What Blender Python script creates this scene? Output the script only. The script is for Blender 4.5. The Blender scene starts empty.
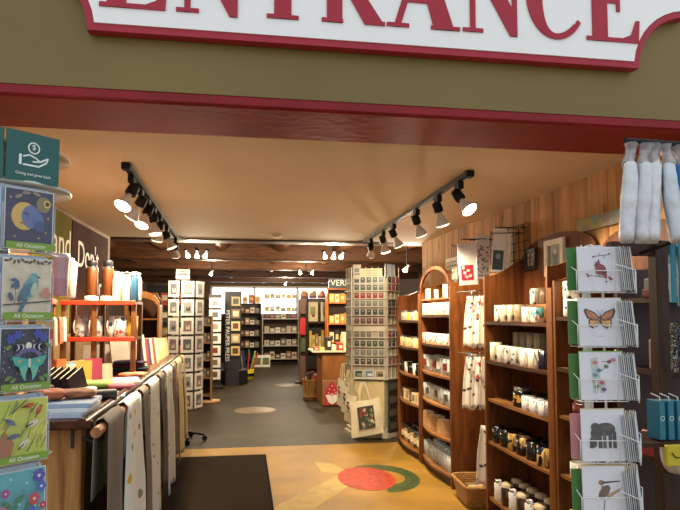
import bpy, math, random
from mathutils import Vector, Matrix, Euler
R = math.radians
random.seed(7)
S = bpy.context.scene
C = S.collection

# ------------------------------------------------------------------ camera
F, CX, CY, EYE = 600.0, 340.0, 278.0, 1.5
_f = Vector(((245-CX)/F, -(315-CY)/F, 1.0)).normalized()      # world +Y seen in (right, up, forward)
_u = Vector((0, _f.z, -_f.y)).normalized()                     # world +Z
_r = _f.cross(_u)
if _r.x < 0: _r = -_r
right = Vector((_r.x, _f.x, _u.x)); up = Vector((_r.y, _f.y, _u.y)); fwd = Vector((_r.z, _f.z, _u.z))
cd = bpy.data.cameras.new('camera'); cam = bpy.data.objects.new('camera', cd); C.objects.link(cam)
m = Matrix.Identity(4)
for i in range(3):
    m[i][0] = right[i]; m[i][1] = up[i]; m[i][2] = -fwd[i]
m[0][3], m[1][3], m[2][3] = 0, 0, EYE
cam.matrix_world = m
cd.sensor_width = 36; cd.lens = F*36/680; cd.shift_y = 23/680; cd.clip_start = .05; cd.clip_end = 100
S.camera = cam

def at(px, py, x=None, y=None, z=None):
    """the place a direction meets a known upright or level plane"""
    d = right*((px-CX)/F) + up*(-(py-CY)/F) + fwd
    if y is not None: t = y/d.y
    elif x is not None: t = x/d.x
    else: t = (z-EYE)/d.z
    return Vector((d.x*t, d.y*t, EYE+d.z*t))

# ------------------------------------------------------------------ world, light, exposure
w = bpy.data.worlds.new('world'); S.world = w; w.use_nodes = True
bg = w.node_tree.nodes['Background']; bg.inputs[0].default_value = (.86, .93, 1, 1); bg.inputs[1].default_value = .66
S.view_settings.view_transform = 'Standard'; S.view_settings.look = 'None'
S.view_settings.exposure = .6; S.view_settings.gamma = 1
WARM = (1, .84, .59)
TRACK_W, BACK_W = 84, 120
def spot(loc, target, power, size=85, color=WARM, r=.04, blend=.6):
    d = bpy.data.lights.new('spot_light', 'SPOT'); d.energy = power; d.spot_size = R(size); d.spot_blend = blend; d.color = color; d.shadow_soft_size = r
    o = bpy.data.objects.new('spot_light', d); C.objects.link(o); o.location = loc
    o.rotation_euler = (Vector(target)-Vector(loc)).to_track_quat('-Z', 'Y').to_euler(); return o
def point(loc, power, color=WARM, r=.08):
    d = bpy.data.lights.new('lamp_light', 'POINT'); d.energy = power; d.color = color; d.shadow_soft_size = r
    o = bpy.data.objects.new('lamp_light', d); C.objects.link(o); o.location = loc; return o

# ------------------------------------------------------------------ materials
MATS = {}
def rgb(h):
    h = h.lstrip('#'); v = [int(h[i:i+2], 16)/255 for i in (0, 2, 4)]
    return tuple(c/12.92 if c <= .04045 else ((c+.055)/1.055)**2.4 for c in v)+(1,)
def nodes(m): return m.node_tree.nodes, m.node_tree.links
def plain(h, rough=.6, metal=0, trans=0, emit=0, alpha=1, bump=0, bscale=60, var=.06, vscale=9, coat=0, spec=.5):
    key = (h, rough, metal, trans, emit, alpha, bump, bscale, var, vscale, coat, spec)
    if key in MATS: return MATS[key]
    m = bpy.data.materials.new('surface'); m.use_nodes = True; N, L = nodes(m); b = N['Principled BSDF']
    c = rgb(h); b.inputs['Base Color'].default_value = c
    b.inputs['Roughness'].default_value = rough; b.inputs['Metallic'].default_value = metal
    b.inputs['Transmission Weight'].default_value = trans; b.inputs['Alpha'].default_value = alpha
    b.inputs['Coat Weight'].default_value = coat; b.inputs['Specular IOR Level'].default_value = spec
    if emit: b.inputs['Emission Color'].default_value = c; b.inputs['Emission Strength'].default_value = emit
    tc = N.new('ShaderNodeTexCoord')
    if var and not trans and not emit:
        n = N.new('ShaderNodeTexNoise'); n.inputs['Scale'].default_value = vscale; n.inputs['Detail'].default_value = 4; L.new(tc.outputs['Object'], n.inputs['Vector'])
        r = N.new('ShaderNodeValToRGB'); r.color_ramp.elements[0].position = .3; r.color_ramp.elements[1].position = .7
        r.color_ramp.elements[0].color = tuple(x*(1-2*var) for x in c[:3])+(1,); r.color_ramp.elements[1].color = tuple(min(1, x*(1+var)) for x in c[:3])+(1,)
        L.new(n.outputs['Fac'], r.inputs[0]); L.new(r.outputs[0], b.inputs['Base Color'])
    if bump:
        n = N.new('ShaderNodeTexNoise'); n.inputs['Scale'].default_value = bscale; n.inputs['Detail'].default_value = 5; L.new(tc.outputs['Object'], n.inputs['Vector'])
        k = N.new('ShaderNodeBump'); k.inputs['Strength'].default_value = bump; k.inputs['Distance'].default_value = .01; L.new(n.outputs['Fac'], k.inputs['Height']); L.new(k.outputs[0], b.inputs['Normal'])
    MATS[key] = m; return m
def wood(dark, light, scale=(22, 22, 2), rough=.45, plank=0, axis=1, knots=.5, bump=.25):
    key = ('wood', dark, light, scale, rough, plank, axis)
    if key in MATS: return MATS[key]
    m = bpy.data.materials.new('wood'); m.use_nodes = True; N, L = nodes(m); b = N['Principled BSDF']; b.inputs['Roughness'].default_value = rough; b.inputs['Specular IOR Level'].default_value = .2
    tc = N.new('ShaderNodeTexCoord'); mp = N.new('ShaderNodeMapping'); mp.inputs['Scale'].default_value = scale
    L.new(tc.outputs['Object'], mp.inputs[0])
    n = N.new('ShaderNodeTexNoise'); n.inputs['Scale'].default_value = 1; n.inputs['Detail'].default_value = 6; n.inputs['Distortion'].default_value = 1.2
    L.new(mp.outputs[0], n.inputs['Vector'])
    r = N.new('ShaderNodeValToRGB'); r.color_ramp.elements[0].position = .3; r.color_ramp.elements[1].position = .7
    r.color_ramp.elements[0].color = rgb(dark); r.color_ramp.elements[1].color = rgb(light); L.new(n.outputs['Fac'], r.inputs[0])
    col = r.outputs[0]
    if plank:
        sx = N.new('ShaderNodeSeparateXYZ'); L.new(tc.outputs['Object'], sx.inputs[0])
        dv = N.new('ShaderNodeMath'); dv.operation = 'DIVIDE'; dv.inputs[1].default_value = plank; L.new(sx.outputs[axis], dv.inputs[0])
        fl = N.new('ShaderNodeMath'); fl.operation = 'FLOOR'; L.new(dv.outputs[0], fl.inputs[0])
        wn = N.new('ShaderNodeTexWhiteNoise'); wn.noise_dimensions = '1D'; L.new(fl.outputs[0], wn.inputs['W'])
        hs = N.new('ShaderNodeHueSaturation'); mr = N.new('ShaderNodeMapRange'); mr.inputs[3].default_value = .8; mr.inputs[4].default_value = 1.15
        L.new(wn.outputs['Value'], mr.inputs[0]); L.new(mr.outputs[0], hs.inputs['Value']); L.new(col, hs.inputs['Color']); col = hs.outputs[0]
        va = N.new('ShaderNodeVectorMath'); va.operation = 'ADD'; L.new(mp.outputs[0], va.inputs[0]); L.new(wn.outputs['Color'], va.inputs[1]); va2 = N.new('ShaderNodeVectorMath'); va2.operation = 'SCALE'; va2.inputs['Scale'].default_value = 1; L.new(va.outputs[0], va2.inputs[0]); L.new(va2.outputs[0], n.inputs['Vector'])
    if knots:
        v = N.new('ShaderNodeTexVoronoi'); v.inputs['Scale'].default_value = 1
        mp2 = N.new('ShaderNodeMapping'); mp2.inputs['Scale'].default_value = tuple(6 if s > 5 else 2.2 for s in scale); L.new(tc.outputs['Object'], mp2.inputs[0]); L.new(mp2.outputs[0], v.inputs['Vector'])
        k = N.new('ShaderNodeMapRange'); k.inputs[1].default_value = .05; k.inputs[2].default_value = .16; k.inputs[3].default_value = knots; k.inputs[4].default_value = 0; L.new(v.outputs['Distance'], k.inputs[0])
        mx = N.new('ShaderNodeMix'); mx.data_type = 'RGBA'; L.new(k.outputs[0], mx.inputs[0]); L.new(col, mx.inputs[6]); mx.inputs[7].default_value = tuple(x*.25 for x in rgb(dark)[:3])+(1,)
        col = mx.outputs[2]
    L.new(col, b.inputs['Base Color'])
    k = N.new('ShaderNodeBump'); k.inputs['Strength'].default_value = bump; k.inputs['Distance'].default_value = .004; L.new(n.outputs['Fac'], k.inputs['Height']); L.new(k.outputs[0], b.inputs['Normal'])
    MATS[key] = m; return m
def spotted(base, spots, scale=14, thr=.16, rough=.85, seed=0):
    """printed cloth or paper: coloured blotches of a few inks on a base colour"""
    key = ('sp', base, tuple(spots), scale, thr, seed)
    if key in MATS: return MATS[key]
    m = bpy.data.materials.new('printed'); m.use_nodes = True; N, L = nodes(m); b = N['Principled BSDF']; b.inputs['Roughness'].default_value = rough
    tc = N.new('ShaderNodeTexCoord'); mp = N.new('ShaderNodeMapping'); mp.inputs['Location'].default_value = (seed*3.1, seed*1.7, seed*.9); L.new(tc.outputs['Object'], mp.inputs[0])
    ns = N.new('ShaderNodeTexNoise'); ns.inputs['Scale'].default_value = scale*1.5; L.new(mp.outputs[0], ns.inputs['Vector'])
    va = N.new('ShaderNodeVectorMath'); va.operation = 'MULTIPLY_ADD'; va.inputs[1].default_value = (.04,)*3; L.new(ns.outputs['Color'], va.inputs[0]); L.new(mp.outputs[0], va.inputs[2])
    v = N.new('ShaderNodeTexVoronoi'); v.inputs['Scale'].default_value = scale; L.new(va.outputs[0], v.inputs['Vector'])
    lt = N.new('ShaderNodeMath'); lt.operation = 'LESS_THAN'; lt.inputs[1].default_value = thr*2; L.new(v.outputs['Distance'], lt.inputs[0])
    r = N.new('ShaderNodeValToRGB'); r.color_ramp.interpolation = 'CONSTANT'
    L.new(v.outputs['Color'], r.inputs[0])
    el = r.color_ramp.elements; cols = list(spots); el[0].color = rgb(cols[0]); el[0].position = 0
    el[1].position = 1/len(cols)+.1; el[1].color = rgb(cols[1 % len(cols)])
    for i in range(2, len(cols)):
        e = el.new(min(.95, .1+i/len(cols))); e.color = rgb(cols[i])
    mx = N.new('ShaderNodeMix'); mx.data_type = 'RGBA'; L.new(lt.outputs[0], mx.inputs[0]); mx.inputs[6].default_value = rgb(base); L.new(r.outputs[0], mx.inputs[7]); L.new(mx.outputs[2], b.inputs['Base Color'])
    MATS[key] = m; return m
def glass(h='#e8f0f0', alpha=.3, rough=.08):
    return plain(h, rough, alpha=alpha, var=0)

# ------------------------------------------------------------------ mesh builder
class MB:
    def __init__(s): s.v = []; s.f = []; s.mi = []; s.mats = []; s.sm = []; s.cur = 0; s.xf = None
    def m(s, mat):
        if mat not in s.mats: s.mats.append(mat)
        s.cur = s.mats.index(mat); return s
    def add(s, vs, fs, smooth=False, xf=None):
        o = len(s.v)
        for p in vs:
            p = Vector(p)
            if xf is not None: p = xf @ p
            if s.xf is not None: p = s.xf @ p
            s.v.append(p)
        for f in fs: s.f.append([i+o for i in f]); s.mi.append(s.cur); s.sm.append(smooth)
        return s
    def box(s, c, d, b=0, rot=None):
        x, y, z = d[0]/2, d[1]/2, d[2]/2
        xf = Matrix.Translation(c)
        if rot: xf = xf @ Euler(rot).to_matrix().to_4x4()
        if b <= 0:
            vs = [(-x, -y, -z), (x, -y, -z), (x, y, -z), (-x, y, -z), (-x, -y, z), (x, -y, z), (x, y, z), (-x, y, z)]
            return s.add(vs, [(0, 3, 2, 1), (4, 5, 6, 7), (0, 1, 5, 4), (1, 2, 6, 5), (2, 3, 7, 6), (3, 0, 4, 7)], xf=xf)
        b = min(b, x*.9, y*.9, z*.9)
        vs = []; idx = {}
        for sx in (-1, 1):
            for sy in (-1, 1):
                for sz in (-1, 1):
                    for k in range(3):
                        p = [sx*(x-b), sy*(y-b), sz*(z-b)]; p[k] += (sx, sy, sz)[k]*b
                        idx[(sx, sy, sz, k)] = len(vs); vs.append(p)
        fs = []
        I = lambda a, k: idx[(a[0], a[1], a[2], k)]
        for k in range(3):
            i, j = [(1, 2), (2, 0), (0, 1)][k]
            for sg in (-1, 1):
                q = []
                for (a, c2) in ((-1, -1), (1, -1), (1, 1), (-1, 1)):
                    t = [0, 0, 0]; t[k] = sg; t[i] = a; t[j] = c2; q.append(I(t, k))
                fs.append(q if sg > 0 else q[::-1])
            for a in (-1, 1):
                for c2 in (-1, 1):       # edge running along k
                    t0 = [0, 0, 0]; t0[i] = a; t0[j] = c2; t1 = list(t0); t0[k] = -1; t1[k] = 1
                    q = [I(t0, i), I(t1, i), I(t1, j), I(t0, j)]
                    fs.append(q if a*c2 < 0 else q[::-1])
        for sx in (-1, 1):
            for sy in (-1, 1):
                for sz in (-1, 1):
                    q = [I((sx, sy, sz), k) for k in range(3)]; fs.append(q if sx*sy*sz > 0 else q[::-1])
        return s.add(vs, fs, xf=xf)
    def frame(s, axis, n):
        a = Vector(axis).normalized(); h = Vector((0, 0, 1)) if abs(a.z) < .9 else Vector((1, 0, 0))
        u = a.cross(h).normalized(); return u, a.cross(u).normalized()
    def cyl(s, p, q, r, r2=None, n=12, cap=True):
        r2 = r if r2 is None else r2; p, q = Vector(p), Vector(q); u, v = s.frame(q-p, n)
        vs = []
        for c, rr in ((p, r), (q, r2)):
            for i in range(n): a = 2*math.pi*i/n; vs.append(c+(u*math.cos(a)+v*math.sin(a))*rr)
        s.add(vs, [(i, (i+1) % n, n+(i+1) % n, n+i) for i in range(n)], True)
        if cap: s.add(vs, [list(range(n))[::-1], list(range(n, 2*n))])
        return s
    def tube(s, pts, r, n=8, closed=False):
        P = [Vector(p) for p in pts]; vs = []; m_ = len(P)
        u = None
        for i, p in enumerate(P):
            a = P[(i+1) % m_] if (closed or i < m_-1) else P[i]; b = P[i-1] if (closed or i > 0) else P[i]
            t = (a-b).normalized()
            if u is None: u = s.frame(t, n)[0]
            u = (u-t*u.dot(t)).normalized(); v = t.cross(u); rr = r[i] if isinstance(r, (list, tuple)) else r
            for k in range(n): an = 2*math.pi*k/n; vs.append(p+(u*math.cos(an)+v*math.sin(an))*rr)
        fs = []
        for i in range(m_ if closed else m_-1):
            j = (i+1) % m_
            for k in range(n): fs.append((i*n+k, i*n+(k+1) % n, j*n+(k+1) % n, j*n+k))
        s.add(vs, fs, True)
        if not closed: s.add(vs, [list(range(n))[::-1], list(range((m_-1)*n, m_*n))])
        return s
    def lathe(s, prof, c=(0, 0, 0), n=20, xf=None, smooth=True, a0=0):
        vs = []; c = Vector(c)
        for (r, z) in prof:
            for i in range(n): a = 2*math.pi*i/n+a0; vs.append(c+Vector((r*math.cos(a), r*math.sin(a), z)))
        fs = []
        for j in range(len(prof)-1):
            for i in range(n): fs.append((j*n+i, j*n+(i+1) % n, (j+1)*n+(i+1) % n, (j+1)*n+i))
        return s.add(vs, fs, smooth, xf)
    def prism(s, pts, d, xf=None):
        """polygon in the x-z plane, extruded from y=0 to y=d"""
        n = len(pts); vs = [(x, 0, z) for x, z in pts]+[(x, d, z) for x, z in pts]
        ar = sum(pts[i][0]*pts[(i+1) % n][1]-pts[(i+1) % n][0]*pts[i][1] for i in range(n))
        f0 = list(range(n)); f1 = list(range(n, 2*n))[::-1]; sd = [(i, i+n, (i+1) % n+n, (i+1) % n) for i in range(n)]
        if ar < 0: f0 = f0[::-1]; f1 = f1[::-1]; sd = [q[::-1] for q in sd]
        return s.add(vs, [f0, f1]+sd, xf=xf)
    def text(s, t, size, loc, xf=None, ext=.001, align='CENTER'):
        c = bpy.data.curves.new('t', 'FONT'); c.body = t; c.size = size; c.extrude = ext; c.align_x = align; c.align_y = 'CENTER'; c.resolution_u = 3
        o = bpy.data.objects.new('t', c); C.objects.link(o); bpy.context.view_layer.update()
        me = bpy.data.meshes.new_from_object(o.evaluated_get(bpy.context.evaluated_depsgraph_get()))
        T = Matrix.Translation(loc) @ Matrix.Rotation(R(90), 4, 'X')
        if xf is not None: T = xf @ T
        s.add([v.co for v in me.vertices], [list(p.vertices) for p in me.polygons], xf=T)
        bpy.data.objects.remove(o); bpy.data.curves.remove(c); bpy.data.meshes.remove(me); return s
    def build(s, name, mat=None, parent=None):
        if mat is not None and not s.mats: s.mats = [mat]
        me = bpy.data.meshes.new(name); me.from_pydata([tuple(v) for v in s.v], [], s.f)
        for mt in s.mats: me.materials.append(mt)
        me.polygons.foreach_set('material_index', s.mi); me.polygons.foreach_set('use_smooth', s.sm); me.update()
        o = bpy.data.objects.new(name, me); C.objects.link(o)
        if parent is not None: o.parent = parent
        return o
def smooth_mod(o, lv=1):
    k = o.modifiers.new('s', 'SUBSURF'); k.levels = lv; k.render_levels = lv; return o
def thick(o, t=.003, off=-1):
    k = o.modifiers.new('t', 'SOLIDIFY'); k.thickness = t; k.offset = off; return o
def tag(o, label, cat, group=None, loc=None, rz=None, kind=None):
    if label: o['label'] = label
    if cat: o['category'] = cat
    if group: o['group'] = group
    if kind: o['kind'] = kind
    if loc is not None: o.location = loc
    if rz is not None: o.rotation_euler[2] = rz
    return o
def thing(name, label, cat, loc=(0, 0, 0), rz=0, group=None):
    o = bpy.data.objects.new(name, None); o.empty_display_size = .05; C.objects.link(o); return tag(o, label, cat, group, loc, rz)
def struct(mb, name, mat=None):
    o = mb.build(name, mat); o['kind'] = 'structure'; return o
def copy_tree(o, parent=None):
    c = o.copy(); C.objects.link(c)
    if parent is not None: c.parent = parent
    for ch in list(o.children): copy_tree(ch, c)
    return c
PROTO = {}
def put(key, builder, label, cat, loc, rz=0, group=None, tilt=None):
    """the first of a kind is built, the others are copies of it with copies of its parts"""
    if key in PROTO: o = copy_tree(PROTO[key])
    else: o = builder(); PROTO[key] = o
    if 'group' in o: del o['group']
    tag(o, label, cat, group, loc, rz)
    o.rotation_euler = (tilt[0] if tilt else 0, tilt[1] if tilt else 0, rz)
    return o
def empty(name):
    o = bpy.data.objects.new(name, None); o.empty_display_size = .05; C.objects.link(o); return o
ORD = 'first second third fourth fifth sixth seventh eighth ninth tenth eleventh twelfth thirteenth fourteenth fifteenth sixteenth'.split()

class Art:
    """draws on a card face: unit coordinates, each shape a hair above the one below"""
    def __init__(s, mb, w, h, x0=0, z0=0, y=0, dy=-.00025): s.mb = mb; s.w = w; s.h = h; s.x0 = x0; s.z0 = z0; s.y = y; s.dy = dy
    def poly(s, pts, mat):
        s.y += s.dy; s.mb.m(mat); n = len(pts)
        ar = sum(pts[i][0]*pts[(i+1) % n][1]-pts[(i+1) % n][0]*pts[i][1] for i in range(n))
        if ar < 0: pts = pts[::-1]
        s.mb.add([(s.x0+(a-.5)*s.w, s.y, s.z0+b*s.h) for a, b in pts], [list(range(n))])
    def ell(s, cx, cy, rx, ry, mat, rot=0, n=16):
        c, q = math.cos(R(rot)), math.sin(R(rot)); k = s.h/s.w
        P = []
        for i in range(n):
            a = 2*math.pi*i/n; x, y = rx*math.cos(a), ry*math.sin(a)*k
            P.append((cx+x*c-y*q, cy+(x*q+y*c)/k))
        s.poly(P, mat)
    def line(s, a, b, t, mat):
        dx, dy = b[0]-a[0], b[1]-a[1]; l = math.hypot(dx, dy) or 1; nx, ny = -dy/l*t/2, dx/l*t/2
        s.poly([(a[0]+nx, a[1]+ny), (a[0]-nx, a[1]-ny), (b[0]-nx, b[1]-ny), (b[0]+nx, b[1]+ny)], mat)
# common finishes
WHITE = plain('#ece9e2', .6); CREAM = plain('#e6d9b8', .7); BLACK = plain('#141414', .45); DARK = plain('#26221f', .6)
BLKMETAL = plain('#0c0c0d', .55, var=0, spec=.3); CHROME = plain('#c9c9c9', .2, metal=1, var=0); WIREW = plain('#e9e9e6', .35, var=0)
SHELFW = wood('#552d14', '#7f4c24', (20, 20, 2.2), .4); SHELFH = wood('#6a3f22', '#9a6a3c', (20, 2.2, 20), .4)
PINE = wood('#8a5a2e', '#bb8750', (24, 24, 1.8), .55, plank=.13, axis=0); DKWOOD = wood('#2c1a10', '#4a2d1b', (20, 2, 20), .5); DKV = wood('#2c1a10', '#452a19', (20, 20, 2), .5)

# ================================================================== THE SETTING
ZC = 2.37; XR, XL, YD = 2.12, -1.5, 7.0
mb = MB()
OCHRE = plain('#987230', .55, spec=.12, bump=.12, bscale=25, var=.14, vscale=2.2)
mb.box((.3, 1.4, -.05), (9.4, 11.2, .1)); struct(mb, 'floor', OCHRE)
mb = MB(); CONC = plain('#3a3122', .6, spec=.12, bump=.2, bscale=12, var=.16, vscale=1.6)
mb.box((.5, 14, -.052), (9, 14, .1)); struct(mb, 'floor', CONC)
# ceiling of the front shop
mb = MB(); mb.box(((XL+XR)/2, (2.8+YD)/2, ZC+.05), (XR-XL+.4, YD-2.8, .1)); struct(mb, 'ceiling', plain('#dccbb0', .8, bump=.05, bscale=8, var=.03, vscale=1))
# plank wall
mb = MB(); y = 2.4; k = 0
PL = wood('#9c6a3c', '#cb9a62', (10, 10, .9), .8, plank=.21, axis=1, knots=.55)
while y < YD:
    mb.box((XR+.05, y+.105, 1.2), (.1, .206, 2.4), b=.004); y += .21
struct(mb, 'wall_right', PL)
mb = MB(); mb.box((XL-.05, 4.7, 1.2), (.1, 4.6, 2.4)); struct(mb, 'wall_left', plain('#8d6b44', .8, bump=.05))
# facade: red beam, fascia, outer walls
RED = plain('#8a1a22', .55, spec=.3, bump=.12, bscale=20, var=.12, vscale=4)
mb = MB(); mb.box((.3, 2.6, 2.355), (9, .4, .05), b=.004); mb.box((.3, 2.395, 2.352), (9, .03, .034), b=.003); struct(mb, 'trim_1', RED)
mb = MB(); mb.box((.3, 2.6, 3.0), (9, .4, 1.24)); struct(mb, 'wall_front', plain('#7c672c', .4, bump=.06, bscale=6, var=.08, vscale=1.2))
mb = MB(); mb.box((-3, 2.6, 1.165), (3, .4, 2.33)); struct(mb, 'wall_front', plain('#7c672c', .4, bump=.06, bscale=6, var=.08, vscale=1.2))
mb = MB(); mb.box((3.5, 2.6, 1.165), (2.56, .4, 2.33)); struct(mb, 'wall_front', plain('#7c672c', .4, bump=.06, bscale=6, var=.08, vscale=1.2))
mb = MB(); mb.box((.3, 4.9, 3.6), (9, 4.2, .08)); struct(mb, 'roof', DARK)
# porch roof above the camera side
# back room
BK = plain('#4d3320', .8, bump=.1)
mb = MB(); mb.box((-3.05, 13.8, 1.4), (.1, 13.8, 2.8)); struct(mb, 'wall_left', BK)
mb = MB(); mb.box((4.55, 13.8, 1.4), (.1, 13.8, 2.8)); struct(mb, 'wall_right', BK)
mb = MB(); mb.box((-2.3, 7.0, 1.4), (1.5, .1, 2.8)); mb.box((3.36, 7.0, 1.4), (2.3, .1, 2.8)); mb.box((.3, 7.0, 2.62), (3.7, .1, .5)); struct(mb, 'wall_middle', wood('#38200f', '#5a361d', (2, 20, 20), .5))
mb = MB(); mb.box((.75, 20.6, 1.4), (7.6, .1, 2.8)); struct(mb, 'wall_back', plain('#6a5238', .8))
mb = MB(); mb.box((.75, 13.8, 2.86), (7.6, 13.7, .1)); struct(mb, 'ceiling', wood('#4a2c17', '#7a4c28', (20, 2, 20), .5, plank=.2, axis=0))
BEAM = wood('#2f1b0e', '#52311a', (2, 20, 20), .5); JOIST = wood('#33200f', '#5c3a20', (20, 2, 20), .5)
for i, (y, zb, hh) in enumerate([(8.2, 2.48, .32), (10.3, 2.42, .3), (12.8, 2.45, .3), (15.4, 2.46, .3), (18.0, 2.47, .3)]):
    mb = MB(); mb.box((.75, y, zb+hh/2), (7.5, .26, hh), b=.02); struct(mb, 'ceiling_beam', BEAM)
for i, x in enumerate((-2.2, -1.35, -.4, .6, 1.6, 2.6, 3.6)):
    mb = MB(); mb.cyl((x, 7.1, 2.68), (x, 20.5, 2.68), .12, n=12); struct(mb, 'ceiling_joist', JOIST)
mb = MB(); mb.box((.3, 7.12, 2.42), (5.6, .14, .11), b=.01); struct(mb, 'trim_2', BEAM)
# bright window of the back room
mb = MB(); mb.m(plain('#f4f6ff', .5, emit=3.2)); mb.box((1.05, 20.53, 1.98), (4.3, .02, .86)); mb.m(WHITE)
for x in (-1.12, .3, 1.75, 3.22): mb.box((x, 20.5, 1.98), (.07, .05, .92))
for z in (1.52, 2.44): mb.box((1.05, 20.5, z), (4.4, .05, .07))
struct(mb, 'window_1')
# flat pale round discs laid on the dark floor
for lab, px, py, rr in (('round pale patch on the dark floor, the nearer larger one', 255, 410, .33), ('round pale patch on the dark floor, the farther smaller one', 287, 385, .3)):
    p = at(px, py, z=0); mb = MB(); mb.lathe([(0, .003), (rr*.98, .003), (rr, -.001)], n=40); o = mb.build('pale_disc', plain('#75644e', .5, spec=.2, var=.15, vscale=6)); tag(o, lab, 'floor decal', loc=(p.x, p.y, -.001))
# painted floor medallion with a pale wedge and ribbon beside it
p = at(380, 477.5, z=0); t = thing('floor_medallion', 'painted floor circle, red centre and green lettered rim, on the ochre floor', 'floor decal', (p.x, p.y, 0))
RG = .315
mb = MB(); n = 64; a0 = R(-95); a1 = R(120); st = 40
vs = []; fs = []
for i in range(st+1):
    a = a0+(a1-a0)*i/st
    vs += [(RG*.72*math.cos(a), RG*1.15*.72*math.sin(a), .0012), (RG*1.14*math.cos(a), RG*1.5*math.sin(a), .0012)]
for i in range(st): fs.append((2*i, 2*i+1, 2*i+3, 2*i+2))
mb.m(plain('#454f2c', .6, spec=.1, var=.12)).add(vs, fs); mb.build('green_ring', None, t)
mb = MB(); mb.m(plain('#a8402a', .6, spec=.1, var=.2, vscale=14)).add([(-.13+.26*math.cos(2*math.pi*i/n), .40*math.sin(2*math.pi*i/n), .002) for i in range(n)], [list(range(n))])
mb.m(plain('#8a3320', .5))
for rr in (.25, .55, .8):
    vs = []; fs = []
    for i in range(41):
        a = R(-80)+R(170)*i/40
        vs += [(-.13+.26*rr*math.cos(a), .40*rr*math.sin(a), .0026), (-.13+.26*(rr+.05)*math.cos(a), .40*(rr+.05)*math.sin(a), .0026)]
    for i in range(40): fs.append((2*i, 2*i+1, 2*i+3, 2*i+2))
    mb.add(vs, fs)
mb.build('red_centre', None, t)
mb = MB(); mb.m(plain('#252a1c', .5))
for i, ch in enumerate('VERMONT'):
    a = R(-62)+i*R(14)
    T = Matrix.Translation((RG*.98*math.cos(a), RG*1.35*math.sin(a), .0022)) @ Matrix.Rotation(a+R(90), 4, 'Z') @ Matrix.Rotation(R(-90), 4, 'X')
    mb.text(ch, .09, (0, 0, 0), xf=T, ext=.0002)
mb.build('lettering', None, t)
mb = MB(); mb.m(plain('#ad9050', .6, spec=.1, var=.1))  # flat wedge and ribbon in a paler tone than the ochre floor
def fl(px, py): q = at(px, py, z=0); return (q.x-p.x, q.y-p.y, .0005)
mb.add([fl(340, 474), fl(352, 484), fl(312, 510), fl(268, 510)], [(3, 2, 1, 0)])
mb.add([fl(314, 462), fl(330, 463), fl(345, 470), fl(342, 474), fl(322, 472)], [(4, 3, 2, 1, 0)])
mb.build('pale_bands', None, t)
# dark mat
mb = MB(); mb.box((-.28, 5.2, .006), (.99, 2.75, .012), b=.004); tag(mb.build('door_mat', plain('#2b2118', .95, bump=.6, bscale=200, spec=.05)), 'dark brown rectangular entrance mat on the ochre floor by the counter', 'mat')
mb = MB(); mb.box((-.28, 5.2, .004), (1.03, 2.79, .008)); o = mb.build('mat_border', plain('#171412', .9, spec=.05)); o.parent = bpy.data.objects['door_mat']

# ------------------------------------------------------------------ ENTRANCE sign
YS = 2.345
sg = thing('entrance_sign', 'white board with red border and red serif ENTRANCE lettering above the opening', 'sign', (0, 0, 0))
SR = plain('#a81530', .4, var=.04); SW = plain('#f7f7f4', .5, var=.01)
def outline(i):
    c = .25; x0, x1, z0, z1 = -.605-c, 1.705+c, 2.585, 3.35; e = math.degrees(math.asin(i/(c+i))); P = []
    for (cx, cz, s0) in ((x0, z0, 90), (x1, z0, 180), (x1, z1, 270), (x0, z1, 0)):
        a0, a1 = s0-e, s0-90+e
        P += [(cx+(c+i)*math.cos(R(a0+(a1-a0)*k/8)), cz+(c+i)*math.sin(R(a0+(a1-a0)*k/8))) for k in range(9)]
    return P
mb = MB(); mb.m(SR).prism(outline(0), .045, xf=Matrix.Translation((0, YS, 0))); mb.build('border', None, sg)
mb = MB(); mb.m(SW).prism(outline(.028), .012, xf=Matrix.Translation((0, YS-.006, 0))); mb.build('face', None, sg)
# serif capitals, unit height
def stem(x, w=.21): return [[(x, .0), (x+w, 0), (x+w, 1), (x, 1)]]
def serif(x, w, z, t=.045, e=.07): return [[(x-e, z), (x+w+e, z), (x+w+e, z+t), (x-e, z+t)], ]
def bar(x0, z0, x1, z1, w): return [[(x0, z0), (x0+w, z0), (x1+w, z1), (x1, z1)]]
G = {}
G['E'] = stem(.08)+[[(0, 0), (.72, 0), (.74, .28), (.69, .28), (.62, .1), (.5, .05), (0, .05)], [(0, 1), (.68, 1), (.7, .76), (.65, .76), (.58, .9), (.48, .95), (0, .95)], [(.2, .48), (.42, .48), (.42, .53), (.2, .53)], [(.42, .38), (.47, .38), (.47, .63), (.42, .63)]]
G['N'] = bar(.1, 0, .1, 1, .075)+[[(0, 0), (.28, 0), (.28, .045), (0, .045)], [(0, 1), (.24, 1), (.24, .955), (0, .955)], [(.02, 1), (.28, 1), (.76, .2), (.76, -.02), (.66, -.02)], [(.69, -.02), (.76, -.02), (.76, 1), (.69, 1)], [(.57, 1), (.84, 1), (.84, .955), (.57, .955)]]
G['T'] = stem(.27)+[[(.18, 0), (.57, 0), (.57, .045), (.18, .045)], [(0, 1), (.75, 1), (.77, .72), (.72, .72), (.64, .93), (.11, .93), (.03, .72), (-.02, .72)]]
ring = lambda cx, cz, rx, rz, a, b, t0, t1, n=14: [[(cx+rx*math.cos(R(a+(b-a)*i/n)), cz+rz*math.sin(R(a+(b-a)*i/n))) for i in (j, j+1)]+[(cx+(rx-tt)*math.cos(R(a+(b-a)*i/n)), cz+(rz-min(tt, t0+.02))*math.sin(R(a+(b-a)*i/n))) for i in (j+1, j)] for j in range(n) for tt in [t0+(t1-t0)*math.sin(math.pi*(j+.5)/n)]]
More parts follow.
